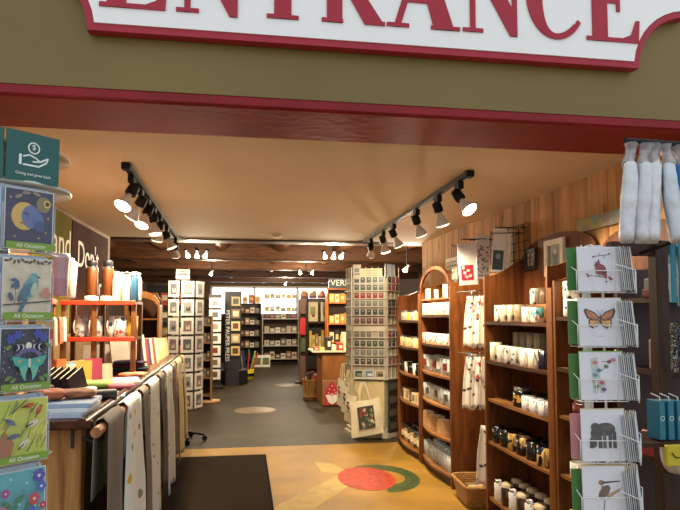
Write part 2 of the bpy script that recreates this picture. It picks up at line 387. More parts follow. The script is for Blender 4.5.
G['R'] = stem(.08)+serif(.08, .15, 0)+[[(0, 1), (.4, 1), (.4, .95), (0, .95)], [(.2, .5), (.4, .5), (.4, .455), (.2, .455)]]+ring(.38, .7275, .26, .2725, -90, 90, .05, .2)+[[(.27, .48), (.49, .48), (.84, .045), (.6, 0)], [(.6, 0), (.88, 0), (.88, .045), (.6, .045)]]
G['A'] = [[(.08, 0), (.16, 0), (.45, .9), (.40, 1)], [(.40, 1), (.49, 1), (.83, 0), (.58, 0), (.34, .86)], [(.2, .3), (.6, .3), (.6, .35), (.2, .35)], [(0, 0), (.27, 0), (.27, .045), (0, .045)], [(.54, 0), (.9, 0), (.9, .045), (.54, .045)]]
G['C'] = ring(.42, .5, .42, .52, 40, 325, .05, .22, 30)+[[(.69, .66), (.75, .66), (.75, 1), (.71, 1)]]
base = lambda px: 6+(px-100)*(43.5-6)/(640-100)
for ch, x0, x1 in (('E', 99, 167), ('N', 176, 244), ('T', 250, 315), ('R', 321, 385), ('A', 387, 460), ('N', 463, 523), ('C', 527, 581), ('E', 587, 640)):
    a = at(x0, base(x0), y=YS-.01); b = at(x1, base(x1), y=YS-.01)
    gx = [p_[0] for q in G[ch] for p_ in q]; wx = max(gx)-min(gx); sx = (b.x-a.x)/wx; mb = MB(); mb.m(SR)
    for qi, q in enumerate(G[ch]):
        mb.prism([((u-min(gx))*sx, v*.36) for u, v in q], .006, xf=Matrix.Translation((a.x, YS-.0125-qi*.00004, (a.z+b.z)/2)))
    mb.build('letter', None, sg)

# ------------------------------------------------------------------ track lights
def bulb_mb(lit):
    em = plain('#fff2d8', .3, emit=14 if lit >= 1 else 1.4)
    o = MB(); o.m(plain('#d8d4cb', .35, var=0)).lathe([(.012, 0), (.016, -.02), (.02, -.03), (.046, -.085), (.05, -.1)], n=20)
    o.m(em).lathe([(.05, -.1), (.044, -.108), (.025, -.113), (0, -.114)], n=20); return o
def slab(mb, P, z0, z1):
    n = len(P); vs = [(x, y, z0) for x, y in P]+[(x, y, z1) for x, y in P]
    return mb.add(vs, [list(range(n))[::-1], list(range(n, 2*n))]+[(i, (i+1) % n, (i+1) % n+n, i+n) for i in range(n)])
def track_head(parent, x, y, z, aim, lit, nm):
    h = empty('lamp_head'); h.parent = parent; h.location = (x, y, z)
    k = MB(); k.m(BLKMETAL).box((0, 0, -.03), (.035, .09, .05), b=.006); k.cyl((0, 0, -.05), (0, 0, -.085), .012, n=10); k.build('adapter', None, h)
    d = (Vector(aim)-Vector((x, y, z-.1))).normalized(); q = (-d).to_track_quat('Z', 'Y').to_matrix().to_4x4()
    T = Matrix.Translation((0, 0, -.1)) @ q
    k = MB(); k.xf = T; k.m(BLKMETAL).lathe([(0, .05), (.03, .048), (.034, .02), (.034, -.02), (.022, -.026), (0, -.026)], n=18); k.build('socket', None, h)
    k = bulb_mb(lit); k.v = [T @ (v+Vector((0, 0, -.018))) for v in k.v]; k.build('bulb', None, h)
    if lit:
        e = Vector((x, y, z-.1))+d*.17; spot(e, aim, TRACK_W*min(lit, .8), 110)
def track(label, x, y0, y1, heads, xe):
    t = thing('track_light', label, 'track light')
    k = MB(); k.m(BLKMETAL); slab(k, [(x-.018, y0), (x+.018, y0), (xe+.018, y1), (xe-.018, y1)], ZC-.026, ZC-.001); k.box((x, y0, ZC-.02), (.05, .06, .04), b=.004); k.build('track_rail', None, t)
    for i, (yy, aim, lit) in enumerate(heads): track_head(t, x+(xe-x)*(yy-y0)/(y1-y0), yy, ZC-.024, aim, lit, i)
HY = lambda px, x: at(px, 215, x=x).y
track('black track rail with silver bulbs on the ceiling above the plank wall side', 1.33, 3.42, 6.75,
      [(HY(459, 1.33), (2.0, 2.7, .9), 1.0), (HY(437, 1.33), (1.9, 4.2, .6), .5), (HY(416, 1.34), (2.0, 5.0, .8), .8), (HY(393, 1.35), (2.1, 5.6, .9), .9), (HY(383, 1.36), (1.8, 6.2, .8), 1.0), (HY(371, 1.37), (1.6, 7.4, 1.4), .4)], 1.37)
track('black track rail with clustered bulbs on the ceiling above the towel counter', -.68, 3.55, 6.8,
      [(HY(132, -.68), (-1.2, 3.1, 1.0), 1.0), (HY(141, -.69), (-1.3, 4.4, 1.3), .7), (HY(148, -.7), (-1.1, 4.0, 1.1), 1.0), (HY(154, -.71), (-.4, 4.6, 0), .5), (HY(160, -.72), (-1.0, 5.6, 1.0), .8), (HY(167, -.74), (.2, 6.0, 0), .5), (HY(176, -.76), (-.8, 7.5, 1.2), .7)], -.76)
mb = MB(); mb.tube([(-.76, 6.8, ZC-.006), (-.68, 6.92, ZC-.006), (-.3, 6.96, ZC-.006), (1.3, 6.96, ZC-.006), (1.37, 6.8, ZC-.006)], .006, n=6); tag(mb.build('ceiling_cable', DARK), 'thin cable joining the two track lights along the ceiling edge', 'cable')
p = at(276, 236, z=ZC); mb = MB(); mb.m(WHITE).lathe([(0, -.03), (.05, -.03), (.055, -.01), (.055, 0)], n=20); tag(mb.build('smoke_detector'), 'small white round detector on the ceiling near its far edge', 'smoke detector', loc=(p.x, p.y-.1, ZC))
# back room lamps hang below the beams
def back_lamp(px, py, y, label, n, pw):
    p = at(px, py, y=y); top = 2.46
    t = thing('ceiling_lamp', label, 'ceiling lamp', (p.x, p.y, 0))
    k = MB(); k.m(BLKMETAL).cyl((0, 0, p.z+.05), (0, 0, 2.8), .012, n=8); k.build('stem', None, t)
    for i in range(n):
        a = i*2.2+.4; dx = .16*math.cos(a)*(n > 1); dy = -.1
        T = Matrix.Translation((dx, dy*0, p.z+.05)) @ Euler((R(35), R(25*math.cos(a)), 0)).to_matrix().to_4x4()
        k = MB(); k.xf = T; k.m(BLKMETAL).cyl((0, 0, .05), (0, 0, 0), .03, n=12); k.m(plain('#d8d4cb', .35, var=0)).lathe([(.015, 0), (.04, -.07)], n=16); k.m(plain('#ffeccc', .3, emit=16)).lathe([(.04, -.07), (.03, -.083), (0, -.087)], n=16); k.build('bulb', None, t)
    point((p.x, p.y-.15, p.z-.16), pw)
back_lamp(196, 256, 8.9, 'cluster of bright bulbs under the dark beams behind the spinner by the counter', 3, BACK_W*.8)
back_lamp(212, 274, 12.0, 'small single bulb under dark beams above the dark spinner', 1, BACK_W*.6)
back_lamp(333, 257, 9.0, 'cluster of bulbs under the big beam left of the souvenir tower', 3, BACK_W)
back_lamp(306, 273, 12.2, 'small cluster of bulbs below a far beam over the bookshop aisle', 2, BACK_W*.8)
back_lamp(407, 270, 8.6, 'white bulb under the beams behind the tall arched bookcase', 1, BACK_W*.6)
back_lamp(286, 284, 16.5, 'farthest bulb under the beams before the bright window', 1, BACK_W*1.2)

# ================================================================== COUNTER WITH TOWELS (near left)
CZ = 1.07
def cx_at(y): return -.636-.078*(y-2.63)/4.17
ct = thing('display_counter', 'long wooden counter with pine front and dark edge, piled with stationery', 'counter', (0, 0, 0))
mb = MB(); T = Matrix.Rotation(R(90), 4, 'X')
slab(mb, [(-1.49, 2.63), (cx_at(2.63)-.03, 2.63), (cx_at(6.8)-.03, 6.8), (-1.49, 6.8)], CZ-.03, CZ)
mb.build('worktop', wood('#4a2c16', '#7a4c26', (20, 2, 20), .35), ct)
mb = MB(); mb.box((-1.07, 2.618, CZ-.018), (.92, .03, .036), b=.006); mb.tube([(cx_at(2.6)-.015, 2.6, CZ-.01), (cx_at(4)-.015, 4, CZ-.006), (cx_at(6.8)-.015, 6.8, CZ-.01)], .022, n=8); mb.build('edge_moulding', wood('#2e180c', '#5c341a', (20, 3, 20), .3), ct)
mb = MB(); mb.box((-1.11, 2.68, .53), (.755, .03, 1.0), b=.002); mb.build('front_panel', PINE, ct)
for q in ((-.7, 2.70, .53), (-.76, 6.74, .53)): mb = MB(); mb.box(q, (.07, .07, 1.0), b=.004); mb.build('corner_post', PINE, ct)
mb = MB(); slab(mb, [(-.80, 2.74), (-.77, 2.74), (-.84, 6.74), (-.87, 6.74)], .02, CZ-.03); mb.build('side_panel', DKV, ct)
mb = MB(); mb.cyl((-.572, 2.5, CZ-.03), (-.66, 6.75, CZ-.03), .021, n=16); mb.build('towel_rail', wood('#8a5a34', '#b58052', (20, 2, 20), .5), ct)
for yy in (2.68, 4.2, 5.7, 6.7):
    mb = MB(); xr = -.572-.088*(yy-2.5)/4.25
    mb.tube([(xr, yy, CZ-.055), (xr-.01, yy, CZ-.09), (xr-.05, yy, CZ-.1), (xr-.09, yy, CZ-.08), (xr-.125, yy, CZ-.07)], .008, n=6); mb.box((xr-.125, yy, CZ-.08), (.012, .05, .08), b=.002); mb.build('rail_bracket', DARK, ct)
def towel(y0, w, zb, mat, label, nm, fringe=False, lift=0):
    xr = lambda y: -.572-.088*(y-2.5)/4.25
    zt = CZ-.008+lift; nu, nv = 22, 26; vs = []; fs = []; rnd = random.Random(int(y0*100)); ph = rnd.random()*6
    for j in range(nv+1):
        for i in range(nu+1):
            u = i/nu; t = j/nv
            # back side (short) over the rail to the front side (long)
            if t < .25: k = t/.25; dx = -.028; z = zt-.01-(1-k)*.30
            elif t < .35: a = (t-.25)/.1*math.pi; dx = -.028*math.cos(a); z = zt-.01+.03*math.sin(a)
            else: k = (t-.35)/.65; dx = .028+.012*k; z = zt-.01-k*(zt-zb)
            drop = max(0, (zt-z)/.9); pinch = 1-.18*(1-min(1, drop*1.6))
            yy = y0+w*(.5+(u-.5)*pinch)
            f = .014*math.sin(u*9+ph)+.009*math.sin(u*17+ph*2)
            dx2 = dx+(f*min(1, drop*2)+.012*drop if dx > 0 else f*.2*min(1, drop*2))
            vs.append((xr(yy)+dx2, yy, z+.006*math.sin(u*5+ph)*drop))
    for j in range(nv):
        for i in range(nu): a = j*(nu+1)+i; fs.append((a, a+1, a+nu+2, a+nu+1))
    mb = MB(); mb.m(mat).add(vs, fs, True); o = mb.build(nm, None); thick(o, .003, 0); return tag(o, label, 'towel', 'towels hanging on the counter rail')
LEM = spotted('#eaf0ea', ['#dcb52a', '#eaf0ea', '#8f9a78', '#eaf0ea', '#eaf0ea'], 11, .12)
LEAF = spotted('#e4ebe6', ['#66735f', '#e4ebe6', '#e4ebe6', '#8d9885', '#c9a53a'], 20, .11, seed=2)
LEAF2 = spotted('#e2eae6', ['#7a8a7c', '#e2eae6', '#c7ae3f', '#e2eae6', '#e2eae6'], 14, .11, seed=4)
GREY = plain('#7d7468', .95, bump=.3, bscale=300, var=.06); GREY2 = plain('#8b8274', .95, bump=.3, bscale=300)
towel(2.56, .42, .10, GREY, 'taupe grey linen towel at the near end of the rail', 'hanging_towel')
towel(3.02, .50, .13, LEM, 'white towel printed with yellow lemons beside the nearest grey towel', 'hanging_towel')
towel(3.55, .26, .22, GREY2, 'second grey towel between the lemon towel and the leaf-sprig towel', 'hanging_towel')
towel(3.84, .52, .15, LEAF, 'white towel with dark leaf sprigs, hanging mid rail behind the second grey one', 'hanging_towel')
towel(4.40, .30, .30, GREY, 'third grey towel, half hidden in mid rail', 'hanging_towel')
towel(4.74, .56, .15, LEAF2, 'pale towel with small yellow motifs along its hem, toward the far end', 'hanging_towel')
towel(5.34, .30, .30, GREY2, 'last grey towel before the cream one on the rail', 'hanging_towel')
towel(5.68, .60, .18, spotted('#dccf9f', ['#dccf9f', '#dccf9f', '#b9a768', '#dccf9f'], 12, .1), 'cream yellow towel at the far end of the rail', 'hanging_towel')
towel(6.34, .28, .25, plain('#cfc39a', .9), 'pale beige towel behind the cream one at the rail end', 'hanging_towel')

# ------------------------------------------------------------------ stationery on the counter
def flat(name, label, cat, px, py, y, size, mat, rz=0, z=CZ, edge=None, group=None, b=.002):
    p = at(px, py, y=y); mb = MB(); mb.m(mat).box((0, 0, size[2]/2), size, b=b); return tag(mb.build(name), label, cat, group, (p.x, y, z), rz)
# clear sleeves of prints at the near end
zz = CZ
for i, (h, c, lab) in enumerate(((.022, '#b9c4d4', 'bottom'), (.02, '#dfe4e8', 'middle'), (.018, '#9fb4cc', 'top'))):
    t = thing('print_sleeve', f'flat plastic sleeve of papers at the near counter corner, {lab} of three', 'sleeve', (-.82+.01*i, 2.80, zz), .05*i-.04, 'sleeves stacked at the near counter end')
    mb = MB(); mb.m(plain(c, .3)).box((0, 0, h/2), (.32, .26, h), b=.003); mb.build('sleeve', None, t)
    mb = MB(); mb.m(WHITE).box((0, .005, h/2), (.305, .256, h*.5)); mb.build('paper', None, t); zz += h
def blob(name, label, cat, loc, size, mat, rz=0, seed=0, amp=.12, sub=True):
    rnd = random.Random(seed); vs = []; n, m_ = 18, 9
    for j in range(m_+1):
        th = math.pi*j/m_
        for i in range(n):
            a = 2*math.pi*i/n; k = 1+amp*math.sin(3*a+seed)+amp*.7*math.sin(5*a+2*th*seed)
            sx = math.copysign(abs(math.cos(a))**.7, math.cos(a)); sy = math.copysign(abs(math.sin(a))**.7, math.sin(a))
            vs.append((size[0]/2*k*sx*math.sin(th)**.6, size[1]/2*k*sy*math.sin(th)**.6, size[2]/2+size[2]/2*math.cos(th)*(1+amp*math.sin(4*a+seed))))
    fs = [(j*n+i, j*n+(i+1) % n, (j+1)*n+(i+1) % n, (j+1)*n+i) for j in range(m_) for i in range(n)]
    fs = [f[::-1] for f in fs]
    mb = MB(); mb.m(mat).add(vs, fs, True); return tag(mb.build(name), label, cat, None, loc, rz)
blob('folded_scarf', 'rust orange bundled scarf on top of the near sleeves', 'scarf', (-.86, 2.80, CZ+.06), (.17, .15, .05), plain('#a8583a', .8, bump=.3, bscale=30), seed=1)
blob('folded_scarf', 'brown and tan bundled scarf beside the rust one at the counter edge', 'scarf', (-.73, 2.87, CZ+.06), (.13, .14, .04), plain('#94603f', .8, bump=.3, bscale=30), seed=2)
blob('folded_scarf', 'amber yellow bundled scarf behind the near card rack', 'scarf', (-1.05, 2.95, CZ), (.16, .2, .08), plain('#c8893c', .8, bump=.3, bscale=30), seed=3)
for i, (x, y, c, lab) in enumerate(((-.80, 3.14, '#c3365f', 'hot pink rolled pouch on the counter, the nearer of two'), (-.86, 3.24, '#d05a78', 'rose pink rolled pouch just behind the hot pink one'), (-.70, 3.2, '#5a7898', 'steel blue rolled pouch beside the pink rolls'))):
    mb = MB(); mb.cyl((-.06, 0, .028), (.06, 0, .028), .028, n=14); mb.m(DARK)
    mb.lathe([(.029, -.004), (.029, .004)], xf=Matrix.Translation((0, 0, .028)) @ Matrix.Rotation(R(90), 4, 'Y'), n=14)
    mb.mi = [0]*len(mb.mi); o = mb.build('rolled_pouch', plain(c, .7, bump=.2)); tag(o, lab, 'pouch', None, (x, y, CZ), .2*i)
mb = MB(); mb.box((0, 0, .002), (.2, .24, .004)); tag(mb.build('blue_folder', plain('#4f88a0', .5)), 'teal blue flat folder lying near the counter edge', 'folder', None, (-.74, 3.42, CZ), .2)
# fan of black notebooks
def notebook(w, h, t, cov, name='notebook'):
    def f():
        r = empty(name); mb = MB(); mb.m(cov)
        mb.box((0, -t/2+.001, h/2), (w, .002, h)); mb.box((0, t/2-.001, h/2), (w, .002, h)); mb.box((-w/2+.001, 0, h/2), (.002, t, h)); mb.build('cover', None, r)
        mb = MB(); mb.box((.001, 0, h/2), (w-.006, t-.004, h-.006)); mb.build('pages', CREAM, r); return r
    return f
NB = plain('#1c1c20', .4, var=.02)
for i in range(6):
    put('nb_black', notebook(.14, .13, .014, NB), f'black slim notebook leaning in the fan on the counter, {ORD[i]} from the aisle', 'notebook', (-.98+.0*i+.038*(5-i)-.1, 3.50+.012*i, CZ), R(70), 'black notebooks leaning in a fan', tilt=(0, R(-24)))
# red basket with small boxes
rb = thing('red_basket', 'small red basket of boxed cards beside the black notebooks', 'basket', (-1.18, 3.42, CZ))
mb = MB(); mb.m(plain('#a8232a', .5, bump=.4, bscale=80)).lathe([(0, .003), (.075, .003), (.1, .07), (.106, .07), (.08, 0), (0, 0)], n=20); mb.build('bowl', None, rb)
mb = MB(); mb.tube([(.1*math.cos(a*math.pi/10), .1*math.sin(a*math.pi/10), .072) for a in range(20)], .006, n=6, closed=True); mb.build('rim', plain('#8a1a20', .5), rb)
for i, (c, w) in enumerate((('#e5b94f', .02), ('#e9dfc4', .018), ('#d9974a', .016), ('#efe6cf', .02), ('#4b5563', .016))):
    mb = MB(); mb.m(plain(c, .6)).box((0, 0, .05), (w, .06, .1), b=.001); mb.m(plain('#8a3b2a', .6)).box((0, -.0305, .06), (w*.7, .001, .03)); tag(mb.build('boxed_card'), f'small upright boxed card in the red basket, {ORD[i]} across', 'box', 'boxed cards in the red basket', (-1.235+.027*i, 3.42, CZ+.006))
# lime cushion pouch, cap, pink pouch, blue sheet
blob('zip_pouch', 'lime green soft pouch lying in the middle of the counter', 'pouch', (-.86, 3.72, CZ), (.24, .13, .05), plain('#7f9b3f', .7, bump=.2), seed=4, amp=.05)
blob('zip_pouch', 'pink soft pouch lying beside the lime green one', 'pouch', (-.70, 3.66, CZ), (.15, .11, .04), plain('#c26672', .7, bump=.2), seed=5, amp=.06)
blob('sun_bonnet', 'pale blue white cloth cap behind the lime green pouch', 'cap', (-.97, 4.0, CZ), (.17, .14, .07), plain('#b9c9d6', .8), seed=6, amp=.03)
mb = MB()
for i in range(4): mb.box((0, .004*i, .003+.004*i), (.26, .3, .003), rot=(0, 0, .04*i))
tag(mb.build('blue_paper_pad', plain('#8796b5', .5)), 'periwinkle blue pad of papers at the counter edge', 'paper pad', None, (-.80, 4.05, CZ), .1)
mb = MB(); mb.cyl((0, -.09, .008), (0, .09, .03), .007, n=8); mb.m(BLACK).cyl((0, .09, .03), (0, .1, .032), .004, n=8); tag(mb.build('wooden_pen', plain('#c59a5e', .5)), 'wooden pen lying against the dark scarves', 'pen', None, (-.92, 4.3, CZ+.0), .5)
for i, (c, lab) in enumerate((('#5b3a3f', 'plum'), ('#2f4f46', 'bottle green'), ('#6d2440', 'wine red'), ('#3a2c44', 'dark violet'))):
    blob('folded_scarf', f'{lab} folded scarf in the dark pile on the counter, {ORD[i]} from the bottom', 'scarf', (-.87+.02*(i % 2), 4.72, CZ+.022*i), (.30-.02*i, .26, .026), plain(c, .85, bump=.3, bscale=40), rz=.1*i, seed=7+i, amp=.04)
blob('folded_scarf', 'tan patterned folded scarf in front of the dark scarf pile', 'scarf', (-.77, 4.42, CZ), (.2, .16, .03), spotted('#a77d5a', ['#6a3b2a', '#c9a57a', '#3a4a4a'], 40), seed=12, amp=.05)
# leaning white folders and rows of standing booklets
cols1 = ['#efe3d0', '#e9d8c3', '#f0e6d6', '#e5cfc0']
for i in range(4):
    put('folder'+str(i % 2), notebook(.24, .2, .016, plain(cols1[i % 2], .55), 'greeting_booklet'), f'cream booklet with red trim leaning on the counter rack, {ORD[i]} from its near end', 'booklet', (-1.10+.045*i, 4.86+.05*i, CZ), R(8), 'cream booklets leaning together', tilt=(R(-12), 0))
mb = MB(); mb.m(plain('#b83a2c', .5)); mb.box((0, 0, .045), (.1, .012, .03)); mb.box((.02, 0, .07), (.05, .012, .03)); tag(mb.build('red_bow'), 'small red bow trinket before the cream booklets', 'trinket', None, (-.99, 4.85, CZ-.03))
cc = ['#e8dcc8', '#c7a38f', '#7d3b40', '#e6d9c2', '#8a4a55', '#3c3a5c', '#e0d3ba', '#a3484a', '#5b4a6b', '#dfd4bf', '#b4543f', '#e6dcc6']
for i in range(12):
    y = 4.84+.066*i
    put('stand'+str(i), notebook(.15, .27 if i < 7 else .23, .014, plain(cc[i], .55), 'standing_journal'), f'thin upright journal in the near row along the counter edge, {ORD[i]} from its near end', 'journal', (-.93+.010*i, y, CZ), R(40), 'journals standing in a slanted row', tilt=(R(-14), 0))
for i in range(13):
    y = 5.86+.065*i
    k = i % 3
    put('ycard'+str(k), notebook(.15, .19, .016, plain(['#ecd9a4', '#e3c98c', '#efe1b8'][k], .6), 'card_pack'), f'yellow cream card pack in the far row on the counter, {ORD[i]} from its near end', 'card pack', (-.84-.0015*i, y, CZ), R(48), 'yellow cream card packs at the far counter end', tilt=(R(-12), 0))
for i in range(5):
    put('bcard'+str(i % 2), notebook(.10, .12, .014, plain(['#e3cf9a', '#d8b98a'][i % 2], .6), 'card_pack'), f'small tan card pack below the side shelf, {ORD[i]} from the notebooks', 'card pack', (-1.2+.03*i, 4.1+.08*i, CZ), R(20), 'small tan card packs under the orange shelf', tilt=(R(-10), 0))

# more small goods crowding the counter
pal = ['#e3a53a', '#e9dcc0', '#c9472f', '#d9793a', '#efe6cf', '#7a9ab5', '#d8b04a', '#b8405a', '#e6d9b0', '#5f8a6a']
for i in range(9):
    put('lean%d' % i, notebook(.09+.01*(i % 3), .13+.012*(i % 4), .012, plain(pal[i], .6), 'leaning_card'), f'{["amber", "ivory", "red", "orange", "cream", "pale blue", "mustard", "crimson", "butter"][i]} small card leaning at the back of the counter beside the red basket', 'card', (-1.26+.05*i, 3.86+.03*(i % 3), CZ), R(15+5*(i % 3)), 'small cards leaning behind the notebooks', tilt=(R(-12), 0))
for i, (x, y, w_, d_, h, c, nm) in enumerate(((-.98, 2.86, .10, .13, .035, '#e0a03c', 'amber'), (-1.0, 3.08, .12, .09, .05, '#e6dcc6', 'ivory'), (-.90, 3.05, .08, .11, .03, '#cc5a2e', 'burnt orange'), (-.78, 3.03, .10, .08, .025, '#d9c9a6', 'sand'), (-.93, 3.36, .10, .10, .04, '#b83a5a', 'magenta'), (-.70, 3.86, .08, .12, .03, '#e8d9b8', 'cream'), (-.78, 4.28, .1, .1, .035, '#bd5a34', 'brick'), (-1.0, 4.5, .12, .1, .06, '#8aa0b0', 'grey blue'), (-.86, 3.55, .09, .07, .03, '#f0e8d6', 'white'))):
    mb = MB(); mb.m(plain(c, .6, bump=.2)).box((0, 0, h/2), (w_, d_, h), b=.008); mb.m(plain(pal[(i+3) % 10], .6)).box((0, 0, h+.0006), (w_*.6, d_*.6, .001)); tag(mb.build('trinket_packet'), f'{nm} flat trinket packet lying among the scarves and notebooks on the counter', 'packet', None, (x, y, CZ), .4*i)
# ------------------------------------------------------------------ orange edged shelf unit standing on the counter
ORG = plain('#c8401e', .45, var=.05); HON = wood('#693c1d', '#94602f', (20, 20, 2.4), .45)
SU = thing('tumbler_shelf', 'wooden two-tier shelf with orange edges standing on the counter', 'shelf', (0, 0, 0))
SY = 4.42; X0, X1 = -1.27, -.765; ZT, ZL = 1.60, 1.345
mb = MB(); mb.box(((X0+X1)/2, SY+.15, ZT-.012), (X1-X0, .30, .02)); mb.m(HON); mb.build('shelf_board', HON, SU)
mb = MB(); mb.box(((X0+X1)/2, SY+.15, ZL-.012), (X1-X0, .30, .02)); mb.build('shelf_board', HON, SU)
for z in (ZT, ZL): mb = MB(); mb.box(((X0+X1)/2, SY-.006, z-.014), (X1-X0, .012, .032), b=.003); mb.build('shelf_edge', ORG, SU)
for x in (X0+.02, X0+.225, X1-.015): mb = MB(); mb.box((x, SY+.03, (CZ+ZT-.022)/2), (.032, .04, ZT-CZ-.022), b=.002); mb.box((x, SY+.28, (CZ+ZT-.022)/2), (.032, .03, ZT-CZ-.022)); mb.build('upright', HON, SU)
# side shelf along the wall
SV = thing('side_shelf', 'angled wooden shelf with orange edges along the green wall board', 'shelf', (0, 0, 0))
for z in (ZT, ZL):
    mb = MB(); slab(mb, [(-1.49, 3.05), (-.965, 3.05), (-1.29, 4.40), (-1.49, 4.40)], z-.022, z-.002); mb.build('shelf_board', HON, SV)
    mb = MB(); slab(mb, [(-.965, 3.045), (-.955, 3.045), (-1.278, 4.40), (-1.29, 4.40)], z-.03, z+.002); mb.build('shelf_edge', ORG, SV)
for (x, y) in ((-1.0, 3.08), (-1.29, 4.33), (-1.46, 3.1)): mb = MB(); mb.box((x, y, (CZ+ZT-.022)/2), (.03, .03, ZT-CZ-.022)); mb.build('upright', HON, SV)
# drinkware
def flask():
    r = empty('wooden_flask'); mb = MB()
    mb.m(wood('#3a1c0b', '#63371a', (30, 30, 4), .35)).lathe([(.036, .035), (.041, .06), (.041, .225), (.036, .238)], n=24); mb.build('bamboo_body', None, r)
    mb = MB(); mb.lathe([(0, 0), (.046, 0), (.048, .006), (.046, .035), (.034, .036)], n=24); mb.build('white_base', WHITE, r)
    mb = MB(); mb.lathe([(.036, .238), (.028, .252), (.032, .256), (.034, .284), (.032, .29), (0, .292)], n=24); mb.build('cap', BLACK, r)
    mb = MB(); mb.lathe([(.0372, .234), (.0372, .244)], n=24); mb.build('steel_ring', CHROME, r); return r
for i, px in enumerate((91, 107)):
    p = at(px, 299, y=SY+.06); put('flask', flask, ('wooden flask with black cap on the orange shelf, nearer the green board', 'wooden flask with black cap on the orange shelf, beside the slim bottles')[i], 'flask', (p.x, SY+.07, ZT-.002))
def slim(col, cap):
    def f():
        r = empty('slim_bottle'); mb = MB(); mb.m(plain(col, .35)).lathe([(0, 0), (.024, 0), (.026, .01), (.026, .15), (.02, .17), (.014, .19)], n=18); mb.build('body', None, r)
        mb = MB(); mb.lathe([(.016, .188), (.018, .19), (.018, .21), (0, .212)], n=16); mb.build('cap', plain(cap, .4), r); return r
    return f
for i, (px, c, k, nm, dy) in enumerate(((116, '#d9dccf', '#b9b9b4', 'white', .0), (121, '#8f9a5c', '#d8d8d0', 'olive green', .07), (126, '#e6e6df', '#222222', 'pearl', .0), (130, '#1d2326', '#9a9a9a', 'black', .07), (134.5, '#27506b', '#d0d0d0', 'blue', .0), (138, '#dfe3e6', '#b0b0b0', 'silver', .08))):
    p = at(px, 299, y=SY+.05+dy); put('slim'+nm, slim(c, k), f'{nm} slim metal bottle in the row on the orange shelf', 'bottle', (p.x, SY+.05+dy, ZT-.002), 0, 'slim bottles on the orange shelf')
def tumbler(c1, c2):
    def f():
        r = empty('steel_tumbler'); mb = MB(); mb.m(plain(c1, .4)).lathe([(0, 0), (.03, 0), (.035, .01), (.038, .09)], n=20); mb.m(plain(c2, .4)).lathe([(.038, .09), (.043, .195), (.044, .2)], n=20); mb.build('cup', None, r)
        mb = MB(); mb.m(plain('#e8e0e6', .2, var=0)).lathe([(.045, .197), (.045, .212), (.04, .22), (0, .22)], n=20); mb.build('lid', None, r); return r
    return f
for i, (px, y, c1, c2, nm) in enumerate(((62, 3.3, '#c9a3b8', '#d9b8c4', 'mauve'), (67, 3.55, '#e3d3a0', '#e9dfc0', 'cream'), (71, 3.8, '#cfa2ad', '#e2c4c8', 'blush'))):
    for k in (0,):
        p = at(px, 296, y=y); put('tum'+nm, tumbler(c1, c2), f'{nm} lidded tumbler on the angled side shelf by the green board', 'tumbler', (p.x-.01, y, ZT-.002+k*.1725), 0, 'pastel tumblers on the side shelf')
def cup(mat, h=.12, r0=.036):
    def f():
        r = empty('printed_cup'); mb = MB(); mb.m(mat).lathe([(0, 0), (r0, 0), (r0+.003, .004), (r0+.004, h), (r0, h), (r0-.002, .006), (0, .006)], n=22); mb.build('body', None, r)
        mb = MB(); mb.m(WHITE).tube([(r0+.002, 0, h*.8), (r0+.022, 0, h*.78), (r0+.03, 0, h*.5), (r0+.022, 0, h*.24), (r0+.002, 0, h*.2)], .0045, n=8); mb.build('handle', None, r); return r
    return f
PR = [spotted('#dcd6cc', ['#55504c', '#dcd6cc', '#8b7f78', '#dcd6cc'], 32, .2), spotted('#e6ded2', ['#c43d2a', '#e6ded2', '#e6ded2', '#54514e'], 26, .2, seed=3), plain('#dba838', .4), spotted('#e8e2d6', ['#8c4036', '#e8e2d6', '#45606b'], 28, .2, seed=5)]
for i, (px, k, lab) in enumerate(((80, 0, 'grey printed white cup under the orange shelf, beside the corner upright'), (96, 0, 'grey printed white cup under the orange shelf, before the middle upright'), (113, 3, 'white cup with small prints just past the middle upright'), (121, 1, 'white cup with red motif on the lower orange shelf'), (131, 2, 'mustard yellow cup at the shelf end under the slim bottles'))):
    p = at(px, 333, y=SY+.08); put('cup%d' % k, cup(PR[k], .15, .039), lab, 'cup', (p.x, SY+.1-(.02 if i % 2 else 0), ZL-.002), R(-120))
# things on the lower side shelf
for i, (px, y, c) in enumerate(((57, 3.25, '#d9c9a8'), (62, 3.5, '#d76a3a'), (66, 3.8, '#e3d9c0'))):
    p = at(px, 340, y=y); mb = MB(); mb.m(plain(c, .5)).prism([(-.03, 0), (.03, 0), (.025, .13), (.018, .145), (-.018, .145), (-.025, .13)], .05); mb.m(plain('#c84a24', .5)).box((0, -.001, .06), (.04, .001, .05)); tag(mb.build('gift_bag'), ('cream', 'orange', 'ivory')[i]+' paper gift bag on the lower side shelf', 'bag', None, (p.x-.04, y, ZL-.002))
# signs on the wall
def wsign(name, label, y0, y1, z0, z1, base, lines):
    t = thing(name, label, 'sign', (XL+.002, (y0+y1)/2, z0), R(90)); mb = MB(); mb.m(base).box((0, 0, (z1-z0)/2), (y1-y0, .02, z1-z0), b=.002); mb.build('board', None, t)
    for tx, sz, u, z in lines:
        mb = MB(); mb.m(plain('#f0ead8', .6)).text(tx, sz, (u, -.0105, z-z0), ext=.001); mb.build('lettering', None, t)
# local -y must face the room (+x): rotate by +90 puts local -y at +x
wsign('wall_sign', 'olive green wall board with thin white lettering beside the brown one', 4.5, 5.46, 1.35, 2.34, plain('#74702a', .95, spec=.1), [('hand', .36, .12, 2.08), ('rum', .32, .15, 1.82)])
wsign('wall_sign', 'dark brown wall board with white handwritten words', 5.48, 6.85, 1.35, 2.33, plain('#4a281e', .95, spec=.1), [('Don\'t', .34, -.12, 2.04), ('worry', .28, .3, 1.78)])
